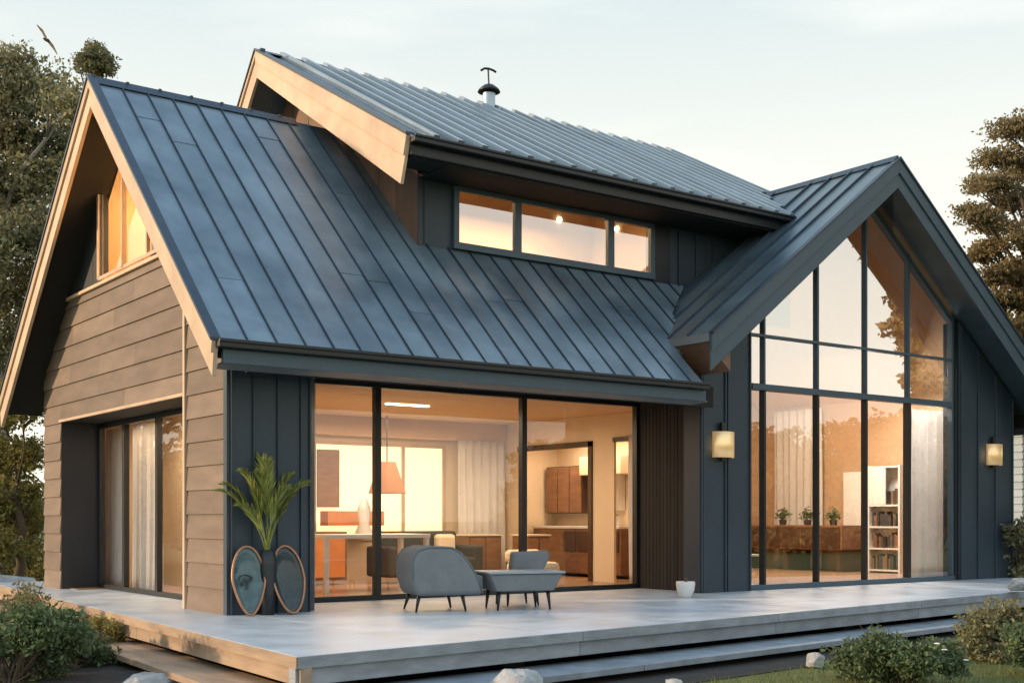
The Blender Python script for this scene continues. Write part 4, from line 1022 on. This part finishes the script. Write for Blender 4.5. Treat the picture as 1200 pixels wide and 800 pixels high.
for i, (x, y, h) in enumerate(((-4, 27, 8), (-9, 31, 10), (-14, 29, 8.5), (-9.5, 24, 6.5))):  # unseen trees added so the side panes mirror dark foliage
    rg_ = random.Random(i + 5)
    tree('garden_tree', (x, y, -.47), (0, 0, h * .85), [(rg_.uniform(-2.6, 2.6), rg_.uniform(-2, 2), h * rg_.uniform(.12, .95), rg_.uniform(1.1, 1.8)) for _ in range(18)], 9000, .17, 'leaf', 'bark', ['leafy tree nearest the left rear corner of the house, out of the frame', 'tallest leafy tree beyond the left rear lawn, out of the frame', 'leafy tree furthest out on the left rear lawn, out of the frame', 'lowest leafy tree on the left rear lawn, out of the frame'][i], r0=.25, seed=90 + i)

# ---------------------------------------------------------------- bushes
def bush(center, rad, h, n, size, m, label, seed, group=None, flowers=0):
    b = empty('bush', center, label, 'bush', group)
    rg = random.Random(seed); cl_ = []
    for _ in range(14):
        a = rg.uniform(0, 6.28); r_ = rad * math.sqrt(rg.random()) * .75; cl_.append((r_ * math.cos(a), r_ * math.sin(a), h * rg.uniform(.08, .78) * (1 - .25 * r_ / rad), rad * rg.uniform(.24, .40)))
    mb = MB()
    for c_ in cl_:
        for q in range(3):
            e_ = Vector(c_[:3]) + Vector((rg.uniform(-1, 1), rg.uniform(-1, 1), rg.uniform(0, 1.3))) * c_[3] * .9
            mb.tube([(rg.uniform(-.1, .1), rg.uniform(-.1, .1), 0), Vector(c_[:3]) * .6, e_], [.014, .01, .003], 5)
    mb.build('stems', M['bark'], b)
    V, F, T = leafcloud(cl_, n, size, seed, aspect=2.2, squash=.9, shell=.55); npmesh('foliage', V, F, T, M[m], b)
    if flowers:
        mb = MB()
        for q in range(flowers):
            c_ = rg.choice(cl_); d_ = Vector((rg.uniform(-1, 1), -1, rg.uniform(.2, 1))).normalized(); p_ = Vector(c_[:3]) + d_ * c_[3] * 1.05
            mb.lathe([(0, .0), (.022, .008), (.03, .0), (0, -.008)], p_, 6)
        mb.build('blossoms', M['wh'], b)
    return b
def gpt(px, depth, z=-.47):
    p_ = at(px, 700, depth); p_.z = z; return p_
bush(gpt(1055, 12.0), .66, .68, 14000, .026, 'leafg', 'rounded grey green bush with tiny white blossoms on the lawn at the lower right', 61, flowers=9)
bush(gpt(1172, 14.0), .62, .72, 10000, .028, 'leaf', 'brownish bush in front of the deck near the right edge of the picture', 62)
bush(gpt(1225, 12.6), .5, .62, 5000, .028, 'leafg', 'grey green bush cut off by the right edge of the picture', 63)
bush(gpt(15, 12.0), .75, .92, 12000, .030, 'leafg', 'large dark spiky bush at the lower left corner', 64)
bush(gpt(80, 13.2), .55, .70, 8000, .028, 'leafg', 'smaller dark bush spreading against the side step', 65)
bush(gpt(30, 15.6), .7, .85, 8000, .030, 'leaf', 'olive bush behind the large corner bush on the left', 66)
bush(gpt(118, 14.6), .34, .5, 3500, .024, 'leafy', 'small sprig like bush growing up past the deck edge on the left', 67)
bush(gpt(40, 27), 1.5, 2.4, 14000, .05, 'leafy', 'wide yellow green hedge bush behind the left end of the deck', 69)
bush(gpt(-10, 31), 2.0, 3.4, 14000, .06, 'leaf', 'tall dark hedge bush at the far left behind the yellow green one', 70)
bush(gpt(1197, 24), 1.0, 2.5, 9000, .05, 'leaf', 'tall garden hedge bush before the neighbouring pale blue house', 68)

# ---------------------------------------------------------------- rocks
def rock(p, sx, sy, sz, seed, label):
    import bmesh
    rg = random.Random(seed); bm = bmesh.new()
    for _ in range(34):
        d_ = Vector((rg.gauss(0, 1), rg.gauss(0, 1), rg.gauss(0, .8))).normalized(); k_ = rg.uniform(.88, 1.05)
        bm.verts.new((p[0] + sx * d_.x * k_, p[1] + sy * d_.y * k_, p[2] + max(-.5, min(.75, d_.z * 1.1)) * sz * k_))
    bmesh.ops.convex_hull(bm, input=bm.verts)
    for v_ in [v_ for v_ in bm.verts if not v_.link_faces]: bm.verts.remove(v_)
    me = bpy.data.meshes.new('rock'); bm.to_mesh(me); bm.free(); me.materials.append(M['rock'])
    o = bpy.data.objects.new('rock', me); col.objects.link(o); tag(o, label, 'rock', 'pale garden rocks around the deck')
    bv = o.modifiers.new('bevel', 'BEVEL'); bv.width = sz * .12; bv.segments = 2; bv.limit_method = 'ANGLE'; bv.angle_limit = R(12)
    s_ = o.modifiers.new('s', 'SUBSURF'); s_.subdivision_type = 'SIMPLE'; s_.levels = 3; s_.render_levels = 3
    tx = bpy.data.textures.new('rock_relief', 'CLOUDS'); tx.noise_scale = .09; tx.noise_depth = 4; d_ = o.modifiers.new('d', 'DISPLACE'); d_.texture = tx; d_.strength = .035
    return o
p_ = gpt(605, 10.75, -.33); rock(p_, .30, .24, .19, 1, 'flat topped pale rock at the front step below the daybed')
p_ = gpt(955, 13.25, -.40); rock(p_, .13, .11, .13, 2, 'pointed pale rock on dark soil left of the rounded bush')
p_ = gpt(178, 11.9, -.45); rock(p_, .36, .28, .12, 3, 'broad pale rock at the bottom edge near the side step')
p_ = gpt(790, 11.6, -.42); rock(p_, .10, .10, .06, 4, 'small pale rock cut by the bottom edge right of centre')
p_ = gpt(1196, 19.0, .0); p_.z = .10; rock(p_, .22, .2, .15, 5, 'rounded pale boulder on the deck past the right pier')
p_ = gpt(5, 23.5, -.2); rock(p_, .7, .5, .38, 6, 'grey boulder under the trees beyond the left end of the deck')

# ---------------------------------------------------------------- neighbouring house
nb = empty('neighbour_house', (27.5, 7.5, -.47), 'pale blue clapboard house seen past the right pier', 'house')
c = MB(); c.box(-3.0, 4, -3, 3, 0, 4.0); c.build('wall_core', M['nsiding'], nb)
c = MB(); z = 0
while z < 4.0:
    c.prism([(-3.03, -3.03, z), (-3.03, -3.03, z + .02), (-3.003, -3.03, z + .19), (-3.003, -3.03, z)], (0, 6.06, 0))
    c.prism([(-3.03, -3.03, z), (-3.03, -3.003, z), (-3.03, -3.003, z + .19), (-3.03, -3.03, z + .02)], (7.06, 0, 0)); z += .2
c.build('clapboards', M['nsiding'], nb)
c = MB(); c.prism([(-3.4, -3.5, 4.0), (-3.4, 0, 5.6), (-3.4, 3.5, 4.0)], (7.8, 0, 0)); c.build('roof', M['nroof'], nb)

# ---------------------------------------------------------------- bird
bd = empty('bird', at(55, 47, 30), 'small brown bird gliding with long narrow wings high at the upper left', 'bird')
bd.rotation_euler = (0, R(0), AZ - R(90))
c = MB(); c.tube([(-.06, -.1, .0), (-.02, -.03, .0), (.0, .05, 0), (.01, .16, 0)], [.01, .045, .04, .008], 8); c.build('body', M['bird'], bd, smooth=True)
for sgn in (-1, 1):
    sp = [Vector((sgn * .02, 0, -sgn * .02)), Vector((sgn * .13 + .01, .02, -sgn * .19 + .02)), Vector((sgn * .25 + .0, .0, -sgn * .36))]
    c = MB(); ws = (.05, .045, .008)
    vs = [];
    for p_, w_ in zip(sp, ws): vs += [p_ + Vector((w_ * .5, -w_, w_ * .4)), p_ + Vector((-w_ * .5, w_, -w_ * .4))]
    up_ = [v_ + Vector((.01, 0, .01)) for v_ in vs]
    c.add(vs + up_, [(0, 1, 3, 2), (2, 3, 5, 4), (6, 8, 9, 7), (8, 10, 11, 9), (0, 2, 8, 6), (2, 4, 10, 8), (1, 7, 9, 3), (3, 9, 11, 5), (4, 5, 11, 10), (0, 6, 7, 1)])
    c.build('wing', M['bird'], bd)
